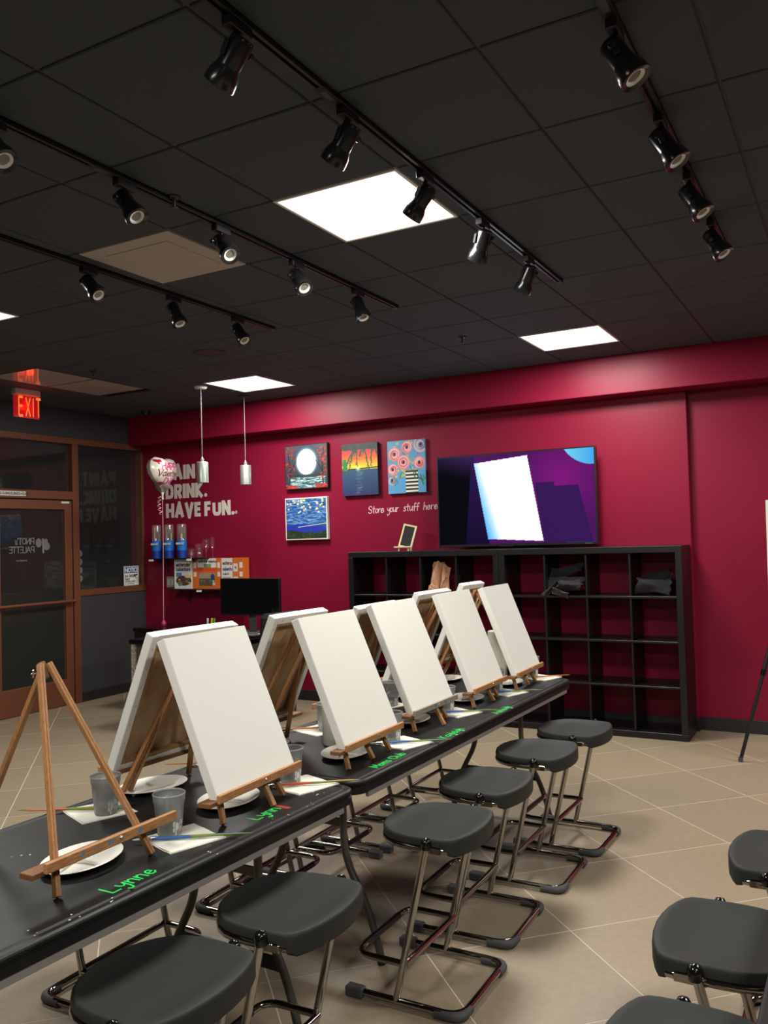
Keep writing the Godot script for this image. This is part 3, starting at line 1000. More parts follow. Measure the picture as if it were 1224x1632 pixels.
func paint_night() -> Image:          # a plain blue evening landscape
	var r := RandomNumberGenerator.new()
	r.seed = 22
	var im := blank(200, 176, col(34, 78, 150))
	for k in 420:
		var p := Vector2(r.randf_range(-10, 190), r.randf_range(0, 110))
		stroke(im, p, p + Vector2(r.randf_range(10, 30), r.randf_range(-5, 5)), 3, [col(44, 96, 170), col(110, 160, 205), col(26, 58, 130), col(64, 130, 176), col(170, 200, 222)][r.randi() % 5], .75)
	for k in 34:
		dab(im, Vector2(r.randf_range(8, 192), r.randf_range(4, 60)), Vector2(5, 4), col(240, 205, 110).lerp(col(245, 235, 190), r.randf()), .9)
	for x in 200:
		for y in range(int(122 - 10 * sin(x * .02)), 176):
			im.set_pixel(x, y, col(36, 52, 170))
		for y in range(int(146 - 8 * sin(x * .03 + 1)), 176):
			im.set_pixel(x, y, col(36, 52, 34))
	for k in 90:
		dab(im, Vector2(r.randf_range(0, 200), r.randf_range(146, 174)), Vector2(5, 3), col(28, 40, 26).lerp(col(70, 84, 44), r.randf()))
	stroke(im, Vector2(60, 124), Vector2(200, 110), 3, col(214, 206, 170))
	return im

func paint_screen() -> Image:
	var im := blank(300, 170, col(10, 8, 16))
	var sheet := PackedVector2Array([Vector2(74, 14), Vector2(178, 5), Vector2(204, 166), Vector2(98, 160)])
	var gloom := PackedVector2Array([Vector2(191, 58), Vector2(226, 58), Vector2(226, 66), Vector2(270, 66), Vector2(294, 170), Vector2(204, 170)])
	for y in 170:
		for x in 300:
			var p := Vector2(x, y)
			var c := col(8, 7, 14)
			if x < 70 - y * .1:
				c = col(54, 28, 80).lerp(col(9, 7, 15), clampf((y + (60 - x) * .3) / 46.0, 0, 1))
			elif x < 74 + y * .16:
				c = col(46, 22, 78).lerp(col(22, 12, 44), y / 170.0)
			else:
				c = col(74, 20, 90).lerp(col(126, 22, 120), clampf(1.0 - p.distance_to(Vector2(240, 52)) / 90.0, 0, 1))
				if Geometry2D.is_point_in_polygon(p, gloom):
					c = col(52, 22, 82)
			if Geometry2D.is_point_in_polygon(p, sheet):
				var l := (x - (74.0 + (y - 14) * .165)) / 104.0
				var k := clampf(l * 3.6 - .1, 0, 1)
				c = col(90, 186, 245).lerp(col(252, 255, 255), clampf(l * 4.2 + (1.0 - y / 170.0) * .75 - .15, 0, 1))
			if p.distance_to(Vector2(300, -32)) < 62:
				c = col(110, 205, 235).lerp(col(70, 160, 225), clampf((x - 250) / 50.0, 0, 1))
			im.set_pixel(x, y, c)
	return im

func print_balloon() -> Image:
	var im := blank(256, 256, col(236, 230, 218))
	for h: Array in [[40, 64, 17], [70, 204, 26], [212, 52, 14], [190, 196, 18], [118, 40, 10]]:
		dab(im, Vector2(h[0] - h[2] * .45, h[1]), Vector2(h[2] * .6, h[2] * .6), col(176, 24, 44))
		dab(im, Vector2(h[0] + h[2] * .45, h[1]), Vector2(h[2] * .6, h[2] * .6), col(176, 24, 44))
		stroke(im, Vector2(h[0], h[1] + h[2] * .3), Vector2(h[0], h[1] + h[2]), h[2] * .7, col(176, 24, 44))
	write(im, "HAPPY", Vector2(56, 112), 40, 8, col(225, 70, 140), .2)
	write(im, "Valentine's", Vector2(36, 154), 38, 5, col(120, 20, 50), .1)
	write(im, "DAY", Vector2(92, 198), 34, 7, col(215, 80, 160), .2)
	return im

func print_kit(kind: int) -> Image:
	var r := RandomNumberGenerator.new()
	r.seed = 70 + kind
	var im := blank(200, 260, col(236, 232, 224))
	var ink := [col(40, 36, 44), col(190, 60, 40), col(46, 80, 160), col(50, 40, 60)]
	if kind == 0:
		write(im, "watercolor", Vector2(20, 64), 30, 6, col(70, 40, 60), .1)
		write(im, "adventure", Vector2(24, 104), 30, 6, col(50, 70, 140), .1)
		for y in range(120, 160):
			for x in range(20, 80):
				im.set_pixel(x, y, col(90, 130, 190))
		dab(im, Vector2(100, 190), Vector2(84, 44), col(92, 60, 46))
		dab(im, Vector2(60, 216), Vector2(26, 22), col(120, 140, 120))
		for k in 18:
			dab(im, Vector2(r.randf_range(50, 170), r.randf_range(165, 215)), Vector2(11, 7), [col(200, 90, 50), col(60, 110, 70), col(220, 190, 120), col(60, 70, 120)][r.randi() % 4])
		dab(im, Vector2(150, 150), Vector2(40, 16), col(230, 205, 150))
	elif kind == 1:
		for y in range(78, 110):
			for x in 200:
				im.set_pixel(x, y, col(226, 84, 44))
		for y in range(110, 260):
			for x in 200:
				im.set_pixel(x, y, col(222, 112, 46))
		write(im, "watercolor adventure", Vector2(10, 34), 20, 4, col(50, 40, 50), .08)
		for y in range(48, 80):
			for x in range(70, 110):
				im.set_pixel(x, y, col(120, 130, 130))
			for x in range(112, 146):
				im.set_pixel(x, y, col(120, 170, 70))
			for x in range(150, 184):
				im.set_pixel(x, y, col(240, 236, 228))
		for y in range(124, 236):
			for x in range(16, 184):
				im.set_pixel(x, y, col(176, 150, 124) if y < 172 else col(96, 84, 72))
		for k in 5:
			dab(im, Vector2(38 + k * 32, 192), Vector2(13, 12), [col(80, 140, 90), col(200, 70, 50), col(60, 80, 140), col(70, 120, 110), col(220, 190, 60)][k])
		dab(im, Vector2(160, 160), Vector2(22, 28), col(50, 70, 110))
		dab(im, Vector2(172, 218), Vector2(16, 16), col(210, 205, 190))
	else:
		write(im, "waterco", Vector2(14, 54), 28, 6, col(120, 50, 40), .1)
		write(im, "adventu", Vector2(14, 104), 28, 6, col(50, 60, 120), .1)
		write(im, "studio kit", Vector2(14, 140), 16, 3, col(60, 50, 50), .1)
		for y in range(160, 260):
			for x in range(14, 110):
				im.set_pixel(x, y, col(186, 176, 166))
		for y in 260:
			for x in range(130, 200):
				im.set_pixel(x, y, col(222, 120, 56))
		for q: Array in [[166, 80], [166, 190]]:
			for y in range(q[1] - 34, q[1] + 34):
				for x in range(q[0] - 26, q[0] + 26):
					im.set_pixel(x, y, col(232, 228, 220))
			dab(im, Vector2(q[0], q[1]), Vector2(12, 12), col(150, 110, 150))
	return im

func print_notice() -> Image:
	var im := blank(200, 210, col(240, 238, 232))
	for y in range(8, 76):
		for x in range(8, 192):
			im.set_pixel(x, y, col(26, 70, 150))
	write(im, "NOTICE", Vector2(20, 64), 44, 9, col(245, 245, 245), .16)
	write(im, "24 HOUR", Vector2(14, 120), 26, 6, col(30, 30, 34), .2)
	write(im, "VIDEO", Vector2(14, 150), 18, 4, col(30, 30, 34), .2)
	write(im, "SURVEILLANCE", Vector2(14, 174), 15, 3.4, col(30, 30, 34), .2)
	write(im, "ON THESE PREMISES", Vector2(14, 196), 10, 2, col(60, 60, 64), .2)
	stroke(im, Vector2(130, 104), Vector2(178, 96), 14, col(34, 34, 38))
	stroke(im, Vector2(150, 104), Vector2(164, 136), 6, col(34, 34, 38))
	return im

# ------------------------------------------------------------------ the place
func _ready() -> void:
	# camera, environment, exposure (the lamps are in light_panel, strength LAMP)
	var cam := Camera3D.new()
	cam.name = "camera"
	cam.fov = 61.714
	cam.position = Vector3(0, 1.6, 0)
	cam.rotation_degrees = Vector3(1.843, 29.06, -1.633)
	cam.near = 0.05
	add_child(cam)
	cam.current = true
	var we := WorldEnvironment.new()
	we.name = "environment"
	var env := Environment.new()
	env.background_mode = Environment.BG_COLOR
	env.background_color = Color(0.015, 0.016, 0.018)
	env.ambient_light_source = Environment.AMBIENT_SOURCE_DISABLED
	env.tonemap_mode = Environment.TONE_MAPPER_LINEAR
	env.tonemap_exposure = 1.0
	env.sdfgi_enabled = true
	env.ssao_enabled = true
	env.ssil_enabled = true
	we.environment = env
	add_child(we)
	materials()
	M.cup_print = print_cup()
	shell()
	ceiling_things()
	storefront()
	raspberry_wall()
	tables()
	stools()
	places()
	corner_desk()
	right_side()

func shell() -> void:
	# floor: square porcelain tiles laid on the diagonal
	var fl := frame_of("floor", "beige porcelain tile floor laid on the diagonal")
	var slab := Geo.new().span(Vector3(WALL_X - .2, -.12, BACK_Z + .2), Vector3(RIGHT_X + .2, -.0006, NICHE_Z - .2), 0.0)
	part("grout_bed", slab, M.grout, fl)
	var room := PackedVector2Array([Vector2(WALL_X, NICHE_Z), Vector2(RIGHT_X, NICHE_Z), Vector2(RIGHT_X, BACK_Z), Vector2(WALL_X, BACK_Z)])
	var step := .611
	var k := sqrt(0.5)
	var rest := Geo.new()
	var rng := RandomNumberGenerator.new()
	rng.seed = 3
	var tones: Array = [M.floor_porcelain, M.floor_porcelain_warm, M.floor_porcelain_grey]
	for i in range(-16, 18):
		for j in range(-18, 14):
			var u0 := -5.02 + i * step
			var v0 := -.80 + j * step
			var g := .0024
			var poly := PackedVector2Array()
			for c: Array in [[u0 + g, v0 + g], [u0 + step - g, v0 + g], [u0 + step - g, v0 + step - g], [u0 + g, v0 + step - g]]:
				poly.append(Vector2((c[0] + c[1]) * k, (c[0] - c[1]) * k))
			for cut in Geometry2D.intersect_polygons(poly, room):
				if cut.size() < 3:
					continue
				var mid := Vector2.ZERO
				for p in cut:
					mid += p / cut.size()
				var tile := Geo.new()
				var pts := []
				var low := []
				for p in cut:
					var q := p.move_toward(mid, .0006)
					pts.append(Vector3(q.x, 0, q.y))
					low.append(Vector3(p.x, -.0008, p.y))
				tile.face(pts, Vector3.UP)
				for e in pts.size():
					var f := (e + 1) % pts.size()
					tile.face([pts[e], pts[f], low[f], low[e]], (pts[e] + pts[f]) * .5 - Vector3(mid.x, -.2, mid.y))
				var seen := mid.y < -.7 and mid.x < -.2 - mid.y * .02 and mid.y < .4 - absf(mid.x) * .05 and atan2(mid.x, -mid.y) < .06 and atan2(-mid.x, -mid.y) < 1.03
				if seen:
					part("tile", tile, tones[rng.randi() % 3], fl)
				else:
					rest.v.append_array(tile.v); rest.n.append_array(tile.n); rest.t.append_array(tile.t)
	var r := part("tiles_out_of_view", rest, M.floor_porcelain, fl)
	r.name = "outlying_tiles"
	r.set_meta("kind", "stuff")
	# raspberry wall in two planes, with its soffit
	struct("wall_far", Geo.new().span(Vector3(WALL_X - .2, 0, WALL_Z), Vector3(STEP_X, CEIL + .25, WALL_Z - .3), .004), M.raspberry_paint, "raspberry red wall with paintings and lettering")
	struct("wall_niche", Geo.new().span(Vector3(STEP_X - .02, 0, NICHE_Z), Vector3(RIGHT_X + .2, CEIL + .25, NICHE_Z - .2), .0), M.raspberry_paint, "raspberry red wall set back right of the shelves")
	struct("trim_soffit", Geo.new().span(Vector3(WALL_X, SOFFIT_Y, SOFFIT_Z), Vector3(RIGHT_X, CEIL + .2, WALL_Z + .001), .004), M.raspberry_paint, "raspberry red soffit along the top of the far wall")
	struct("wall_right", Geo.new().span(Vector3(RIGHT_X, 0, BACK_Z), Vector3(RIGHT_X + .2, CEIL + .25, NICHE_Z), .0), M.charcoal_paint, "charcoal wall on the right")
	struct("wall_back", Geo.new().span(Vector3(WALL_X - .2, 0, BACK_Z), Vector3(RIGHT_X + .2, CEIL + .25, BACK_Z + .2), .0), M.charcoal_paint, "charcoal wall behind the viewer")
	struct("baseboard_niche", Geo.new().span(Vector3(STEP_X, 0, NICHE_Z + .010), Vector3(RIGHT_X, .105, NICHE_Z), .003), M.plum_black, "black vinyl baseboard right of the shelves")
	var bb := Geo.new().span(Vector3(WALL_X, 0, WALL_Z + .010), Vector3(STEP_X + .008, .105, WALL_Z), .003)
	bb.span(Vector3(STEP_X, 0, WALL_Z + .010), Vector3(STEP_X + .009, .105, NICHE_Z), .003)
	struct("baseboard_far", bb, M.plum_black, "black vinyl baseboard behind the shelves")
	# ceiling: black two-foot tiles in a black grid, with the lamps and panels let in
	var ce := frame_of("ceiling", "black suspended ceiling of square tiles")
	part("deck", Geo.new().span(Vector3(WALL_X - .2, CEIL + .08, BACK_Z + .2), Vector3(RIGHT_X + .2, CEIL + .25, NICHE_Z - .2), 0.0), M.ceiling_black, ce)
	var cell := .5955
	var x0 := -2.128
	var z0 := -2.931
	var open := {}
	for q: Array in LAMPS:
		open[Vector2i(roundi((q[0] - x0) / cell - .5), roundi((z0 - q[1]) / cell - .5))] = true
	for q: Array in PANELS:
		open[Vector2i(roundi((q[0] - x0) / cell - .5), roundi((z0 - q[1]) / cell - .5))] = true
	var others := Geo.new()
	for i in range(-9, 10):
		for j in range(-14, 8):
			if open.has(Vector2i(i, j)):
				continue
			var a := Vector2(max(x0 + i * cell, WALL_X), min(z0 - j * cell, BACK_Z))
			var b := Vector2(min(x0 + (i + 1) * cell, RIGHT_X), max(z0 - (j + 1) * cell, SOFFIT_Z))
			if b.x - a.x < .03 or a.y - b.y < .03:
				continue
			var g := Geo.new().span(Vector3(a.x + .0045, CEIL, a.y - .0045), Vector3(b.x - .0045, CEIL + .018, b.y + .0045), .004)
			if j >= -3 and i < 5:
				part("tile", g, M.ceiling_black, ce)
			else:
				others.v.append_array(g.v); others.n.append_array(g.n); others.t.append_array(g.t)
	var ot := part("outlying_tiles", others, M.ceiling_black, ce)
	ot.set_meta("kind", "stuff")
	for i in range(-8, 10):
		var x := x0 + i * cell
		if x > WALL_X + .02 and x < RIGHT_X:
			part("grid_rail", Geo.new().span(Vector3(x - .012, CEIL + .007, BACK_Z), Vector3(x + .012, CEIL + .02, SOFFIT_Z), .001), M.ceiling_rail_black, ce)
	for j in range(-14, 8):
		var z := z0 - j * cell
		if z > SOFFIT_Z + .02 and z < BACK_Z:
			part("grid_rail", Geo.new().span(Vector3(WALL_X, CEIL + .0075, z + .012), Vector3(RIGHT_X, CEIL + .02, z - .012), .001), M.ceiling_rail_black, ce)

const LAMPS := [[-1.83, -3.229], [-1.83, -6.206], [-4.805, -6.206], [-4.805, -3.229], [1.147, -3.229], [1.147, -6.206], [-1.83, -.251], [1.147, -.251], [1.147, 2.726]]
const PANELS := [[-3.021, -3.229], [-5.998, -4.908], [-5.998, -5.503]]

func ceiling_things() -> void:
	var names := ["large bright ceiling light nearest the viewer beside the spotlight track", "bright ceiling light near the soffit above the television", "bright ceiling light above the two hanging silver pendants", "bright ceiling light cut off by the left edge of the view", "ceiling light over the stools on the right", "ceiling light over the floor easel on the right", "ceiling light over the near end of the tables", "ceiling light beside the viewer on the right", "ceiling light far behind the viewer"]
	for i in LAMPS.size():
		light_panel(LAMPS[i][0], LAMPS[i][1], names[i])
	# return air grille and two unlit panels
	var v := thing("ceiling_vent", "large square cream ceiling vent panel between the spotlight tracks", "vent", Vector3(PANELS[0][0], CEIL, PANELS[0][1]))
	part("flange", Geo.new().span(Vector3(-.29, -.004, -.29), Vector3(.29, .012, .29), .002), M.vent_cream, v)
	part("inner_plate", Geo.new().span(Vector3(-.2, -.007, -.2), Vector3(.2, -.003, .2), .003), M.vent_cream, v)
	for i in 2:
		var p := thing("unlit_ceiling_panel", ["glossy unlit ceiling light panel above the exit sign, reflecting it", "glossy unlit ceiling light panel next to the dark wall, beyond the reflecting one"][i], "ceiling light", Vector3(PANELS[i + 1][0], CEIL, PANELS[i + 1][1]), 0.0, "unlit panels")
		part("frame", Geo.new().span(Vector3(-.297, .0, -.297), Vector3(.297, .012, .297), .001), M.ceiling_rail_black, p)
		part("diffuser", Geo.new().span(Vector3(-.285, -.003, -.285), Vector3(.285, .008, .285), .001), M.panel_off, p)
	var sp := thing("ceiling_speaker", "round black ceiling speaker grille near the pendants", "speaker", Vector3(-4.24, CEIL, -5.0))
	part("grille", Geo.new().lathe([Vector2(0, -.004), Vector2(.10, -.005), Vector2(.112, -.009), Vector2(.125, -.008), Vector2(.13, 0.0)], 36), M.ceiling_rail_black, sp)
	# sprinklers
	var k := 0
	for q: Array in [[-2.441, -2.669, "small sprinkler head near the vent panel"], [-2.46, -5.665, "small sprinkler head in the far ceiling before the soffit"], [-5.444, -4.963, "small sprinkler head beside the unlit ceiling panels"]]:
		var t := thing("fire_sprinkler", q[2], "sprinkler", Vector3(q[0], CEIL, q[1]), 0.0, "ceiling sprinklers")
		part("collar", Geo.new().lathe([Vector2(0, -.012), Vector2(.018, -.012), Vector2(.03, -.003), Vector2(.03, 0)], 16), M.black_plastic, t)
		part("nozzle", Geo.new().tube([Vector3(0, -.01, 0), Vector3(0, -.045, 0)], .008, 8), M.rubber_grey, t)
		part("deflector", Geo.new().lathe([Vector2(0, -.05), Vector2(.018, -.05), Vector2(.018, -.047), Vector2(0, -.046)], 12), M.rubber_grey, t)
	var cd := thing("dome_camera", "small black dome camera high in the dark corner", "camera", Vector3(-6.66, CEIL, -6.78))
	part("base", Geo.new().lathe([Vector2(0, -.02), Vector2(.05, -.02), Vector2(.055, 0)], 20), M.black_plastic, cd)
	part("dome", Geo.new().lathe([Vector2(0, -.058), Vector2(.018, -.053), Vector2(.032, -.038), Vector2(.038, -.02)], 20), M.gloss_black, cd)
	# tracks
	var tr := [[-1.44, -4.72, "black ceiling track passing beside the large bright ceiling light"], [-2.465, -4.66, "black ceiling track running past the cream vent panel"], [-3.40, -4.65, "black ceiling track left of the cream vent panel"], [-.55, -4.76, "black ceiling track at the right with four lamps in a row"]]
	for q: Array in tr:
		var t := thing("lighting_track", q[2], "track", Vector3(q[0], CEIL, 0), 0.0, "ceiling lighting tracks")
		for s: Array in [[q[1], -2.32], [-2.28, .15]]:
			var g := Geo.new().span(Vector3(-.0175, -.020, s[0]), Vector3(-.006, 0, s[1]), .001)
			g.span(Vector3(.006, -.020, s[0]), Vector3(.0175, 0, s[1]), .001)
			g.span(Vector3(-.0175, -.006, s[0]), Vector3(.0175, 0, s[1]), .001)
			part("rail", g, M.track_black, t)
		part("connector", Geo.new().span(Vector3(-.019, -.022, -2.36), Vector3(.019, 0, -2.24), .002), M.track_black, t)
		part("end_cap", Geo.new().span(Vector3(-.019, -.022, q[1] - .01), Vector3(.019, 0, q[1] + .02), .002), M.track_black, t)
		part("warning_label", Geo.new().span(Vector3(-.010, -.0225, -2.33), Vector3(.010, -.0218, -2.265), 0.0), M.rubber_grey, t)
	var aim_r := Vector3(.64, -.76, .12)
	var where := ["nearest the viewer", "second from the viewer", "third from the viewer", "fourth from the viewer", "farthest from the viewer"]
	var da: Array = [Vector3(-.72, -.69, -.08), Vector3(-.69, -.72, -.11), Vector3(-.70, -.71, -.10), Vector3(-.48, -.81, -.34), Vector3(-.51, -.81, -.30)]
	var za := [-1.84, -2.42, -3.0, -3.59, -4.2]
	for i in 5:
		spotlight(Vector3(-1.44, CEIL - .02, za[i]), da[i], "black track lamp by the large bright ceiling light, " + where[i])
	var db: Array = [Vector3(.63, -.78, 0), Vector3(.63, -.78, .01), Vector3(.67, -.70, .23), Vector3(.63, -.74, .25), Vector3(.42, -.90, .13)]
	var zb := [-1.83, -2.42, -3.0, -3.59, -4.2]
	for i in 5:
		spotlight(Vector3(-2.465, CEIL - .02, zb[i]), db[i], "black track lamp on the track past the vent panel, " + where[i])
	var dc: Array = [Vector3(.68, -.73, .02), Vector3(.47, -.88, .02), Vector3(.61, -.78, .13)]
	var zc := [-3.08, -3.7, -4.28]
	for i in 3:
		spotlight(Vector3(-3.40, CEIL - .02, zc[i]), dc[i], "black track lamp on the track left of the vent panel, " + ["nearest the viewer", "in the middle", "farthest from the viewer"][i])
	var dd: Array = [Vector3(.51, -.86, 0), Vector3(.515, -.857, .03), Vector3(.50, -.86, .09), Vector3(.50, -.85, .14)]
	var zd := [-2.41, -3.04, -3.6, -4.2]
	for i in 4:
		spotlight(Vector3(-.55, CEIL - .02, zd[i]), dd[i], "black track lamp on the right-hand ceiling track, " + ["nearest the viewer", "second from the viewer", "third from the viewer", "farthest from the viewer"][i])
	# exit sign
	var ex := thing("exit_sign", "glowing red EXIT sign hanging from the ceiling by the door", "sign", Vector3(-6.53, CEIL, -5.17))
	part("housing", Geo.new().span(Vector3(-.03, -.062, -.135), Vector3(.03, 0, .135), .006), M.vent_cream, ex)
	part("plate_lamp", Geo.new().span(Vector3(-.004, -.262, -.137), Vector3(.004, -.06, .137), .001), M.exit_plate, ex)
	var xx := plane_at(Vector3(.0045, -.246, .083), Vector3(0, 0, -1), Vector3(0, 1, 0))
	letters("EXIT", xx, .168, .023, .0015, .19, M.exit_glow, ex, true, 0.0, .46)
	var om := OmniLight3D.new()
	om.name = "exit_light"
	om.light_color = Color(1, .12, .05)
	om.light_energy = .012
	om.omni_range = 12.0
	om.omni_attenuation = 2.0
	om.light_size = .03
	om.shadow_enabled = true
	ex.add_child(om)
	om.position = Vector3(.06, -.16, 0)
	# pendants
	for q: Array in [[-6.03, 2.355, 2.165, "left silver can pendant lamp in front of the wall lettering"], [-6.66, 2.365, 2.175, "right silver can pendant lamp beside the wall lettering"]]:
		var t := thing("pendant_lamp", q[3], "pendant lamp", Vector3(-5.235, CEIL, q[0]), 0.0, "silver pendants over the desk")
		part("canopy", Geo.new().lathe([Vector2(0, -.022), Vector2(.05, -.02), Vector2(.06, -.008), Vector2(.06, 0)], 20), M.white_plastic if q[0] > -6.4 else M.track_black, t)
		var hi: float = q[1] - CEIL
		var lo: float = q[2] - CEIL
		part("cord", Geo.new().tube([Vector3(0, -.02, 0), Vector3(0, hi + .03, 0)], .003, 8), M.cord_grey, t)
		part("neck", Geo.new().lathe([Vector2(.016, hi), Vector2(.017, hi + .028), Vector2(.009, hi + .032), Vector2(.004, hi + .05)], 16), M.pendant_silver, t)
		part("shade", Geo.new().lathe([Vector2(.046, lo + .06), Vector2(.050, lo), Vector2(.053, lo), Vector2(.053, hi - .006), Vector2(.049, hi), Vector2(.02, hi + .002)], 28), M.pendant_silver, t)

func storefront() -> void:
	# dark painted wall with a bronze framed door, transom and window, seen at night
	var g := Geo.new()
	g.span(Vector3(WALL_X, 2.745, BACK_Z), Vector3(WALL_X - .2, CEIL + .25, NICHE_Z - .1), 0.0)
	g.span(Vector3(WALL_X, 0, -6.29), Vector3(WALL_X - .2, 1.10, WALL_Z), 0.0)
	g.span(Vector3(WALL_X, 0, BACK_Z), Vector3(WALL_X - .2, 2.745, -4.2), 0.0)
	struct("wall_left", g, M.charcoal_paint, "dark charcoal wall around the storefront door")
	struct("baseboard_left", Geo.new().span(Vector3(WALL_X + .010, 0, -6.29), Vector3(WALL_X, .10, WALL_Z), .003), M.plum_black, "black baseboard under the storefront window")
	var f := Geo.new()
	var a := WALL_X + .012
	var b := WALL_X - .09
	f.span(Vector3(a, 2.685, -4.2), Vector3(b, 2.75, WALL_Z), .003)           # head
	f.span(Vector3(a, 0, -6.205), Vector3(b, 2.69, -6.285), .003)             # mullion right of the door
	f.span(Vector3(a, 0, -4.2), Vector3(b, 2.69, -4.28), .003)
	f.span(Vector3(a, 0, -5.17), Vector3(b, 2.69, -5.245), .003)
	f.span(Vector3(a, 2.105, -5.245), Vector3(b, 2.19, -6.205), .003)         # transom bar
	f.span(Vector3(a, 1.10, -6.285), Vector3(b, 1.165, WALL_Z), .003)         # window sill rail
	f.span(Vector3(a - .004, 1.16, -7.185), Vector3(b, 2.69, WALL_Z), .003)
	f.span(Vector3(a, 0, -4.28), Vector3(b, .10, -5.17), .003)
	struct("trim_storefront", f, M.bronze_frame, "bronze storefront frame around door and window")
	var gx := WALL_X - .045
	struct("window_1", Geo.new().span(Vector3(gx, 1.165, -6.285), Vector3(gx - .006, 2.685, -7.185), 0.0), M.pane, "tall dark storefront window pane by the corner")
	struct("window_2", Geo.new().span(Vector3(gx, 2.19, -5.245), Vector3(gx - .006, 2.685, -6.205), 0.0), M.pane, "transom pane over the door")
	struct("window_3", Geo.new().span(Vector3(gx, .10, -4.28), Vector3(gx - .006, 2.685, -5.17), 0.0), M.pane, "sidelight pane left of the door")
	# the door
	var d := Node3D.new()
	d.name = "door_1"
	add_child(d)
	d.set_meta("kind", "structure")
	d.set_meta("label", "bronze framed glass entrance door with a push bar")
	var s := Geo.new()
	var da := WALL_X + .004
	var dbk := WALL_X - .042
	s.span(Vector3(da, .006, -5.255), Vector3(dbk, 2.095, -5.345), .004)
	s.span(Vector3(da, .006, -6.105), Vector3(dbk, 2.095, -6.195), .004)
	s.span(Vector3(da, 2.0, -5.34), Vector3(dbk, 2.095, -6.11), .004)
	s.span(Vector3(da, .006, -5.34), Vector3(dbk, .265, -6.11), .004)
	part("door_frame", s, M.bronze_frame, d)
	part("door_pane", Geo.new().span(Vector3(WALL_X - .018, .265, -5.345), Vector3(WALL_X - .024, 2.0, -6.105), 0.0), M.pane, d)
	var pb := Geo.new().tube([Vector3(WALL_X + .055, 1.063, -5.27), Vector3(WALL_X + .055, 1.063, -6.18)], .016, 12)
	pb.tube([Vector3(WALL_X, 1.063, -5.30), Vector3(WALL_X + .055, 1.063, -5.30)], .013, 10)
	pb.tube([Vector3(WALL_X, 1.063, -6.16), Vector3(WALL_X + .055, 1.063, -6.16)], .013, 10)
	part("push_bar", pb, M.bronze_frame, d)
	part("door_closer_plate", Geo.new().span(Vector3(da + .003, 2.065, -6.06), Vector3(da, 2.085, -6.16), .001), M.white_plastic, d)
	# lettering on the outside of the door glass, read from the street, so reversed in here
	var ink: StandardMaterial3D = M.film_white
	var lx := WALL_X - .0245
	var dl := Node3D.new()
	dl.name = "door_lettering"
	d.add_child(dl)
	letters("PiNOT's", plane_at(Vector3(lx, 1.655, -5.745), Vector3(0, 0, 1), Vector3.UP), .058, .0075, .0006, .10, ink, dl)
	letters("PALETTE", plane_at(Vector3(lx, 1.572, -5.745), Vector3(0, 0, 1), Vector3.UP), .058, .0075, .0006, .10, ink, dl)
	part("emblem", Geo.new().disc(Vector3(lx, 1.665, -5.80), .045, Vector3(1, 0, 0), 24, Vector2(.8, 1.0)).disc(Vector3(lx, 1.63, -5.895), .04, Vector3(1, 0, 0), 24).disc(Vector3(lx, 1.68, -5.885), .026, Vector3(1, 0, 0), 20).prism(PackedVector2Array([Vector2(0, 0), Vector2(.02, 0), Vector2(.024, .15), Vector2(.006, .15)]), plane_at(Vector3(lx, 1.56, -5.865), Vector3(0, 0, 1), Vector3.UP), .0004), ink, dl)
	part("web_address", text_geo("pinotspalette.com", plane_at(Vector3(lx, 1.49, -5.66), Vector3(0, 0, 1), Vector3.UP), .014, .0022, .0003, .12), ink, dl)
	# strip over the door
	var hs := thing("door_hours_strip", "white strip reading DURING BUSINESS HOURS above the door", "sign", Vector3(a + .001, 2.148, -5.63))
	part("strip", Geo.new().span(Vector3(0, -.022, .62), Vector3(.002, .022, 0), 0.0), M.wall_sticker, hs)
	part("print", text_geo("DOOR TO REMAIN UNLOCKED DURING BUSINESS HOURS", plane_at(Vector3(.0022, -.011, .605), Vector3(0, 0, -1), Vector3.UP), .022, .0045, .0003, .075), M.ink, hs)
	# notice sticker on the window
	var nt := thing("notice_sticker", "blue and white NOTICE video surveillance sticker on the window", "sticker", Vector3(gx + .001, 1.168, -7.055))
	part("sheet", Geo.new().sheet(Vector3(.001, 0, .115), Vector3(0, 0, -.225), Vector3(0, .215, 0)), printed("notice_print", print_notice()), nt)
	# round decals and a paper on the outside of the window
	var dc := Geo.new()
	for i in 4:
		dc.disc(Vector3(gx - .007, 1.28 + i * .088, -6.335), .036, Vector3(1, 0, 0), 20)
	single("window_decals", dc, M.film_white, "column of four faint round decals on the dark window", "decal")
	# street outside, at night
	struct("outside_ground", Geo.new().span(Vector3(-30, -.12, 12), Vector3(WALL_X - .2, -.02, -20), 0.0), M.asphalt, "dark pavement outside")
	struct("outside_wall", Geo.new().span(Vector3(-10.4, -.02, 4), Vector3(-10.1, 1.0, -16), 0.0), M.outside_brick, "low dark wall outside across the walk")
	var q := 0
	for p: Array in [[1.72, -8.30, "topmost of three small white lights outside beyond the door"], [1.42, -8.58, "middle of three small white lights outside beyond the door"], [1.17, -8.58, "lowest of three small white lights outside beyond the door"]]:
		var w := thing("street_light", p[2], "light", Vector3(-12.0, 0, p[1]), 0.0, "lights outside the door")
		part("lamp_glass", Geo.new().lathe([Vector2(0, -.035), Vector2(.04, -.02), Vector2(.05, 0), Vector2(.04, .02), Vector2(0, .035)], 12, Vector3(0, p[0], 0)), M.street_glow, w)
		part("post", Geo.new().tube([Vector3(-.06, -.02, 0), Vector3(-.06, p[0] + .05, 0)], .02, 8), M.black_matte, w)
		part("hood", Geo.new().span(Vector3(-.09, p[0] + .035, -.06), Vector3(.05, p[0] + .06, .06), .004), M.black_matte, w)
		var ol := OmniLight3D.new()
		ol.name = "street_lamp_light"
		ol.light_energy = .03
		ol.omni_range = 12.0
		ol.omni_attenuation = 2.0
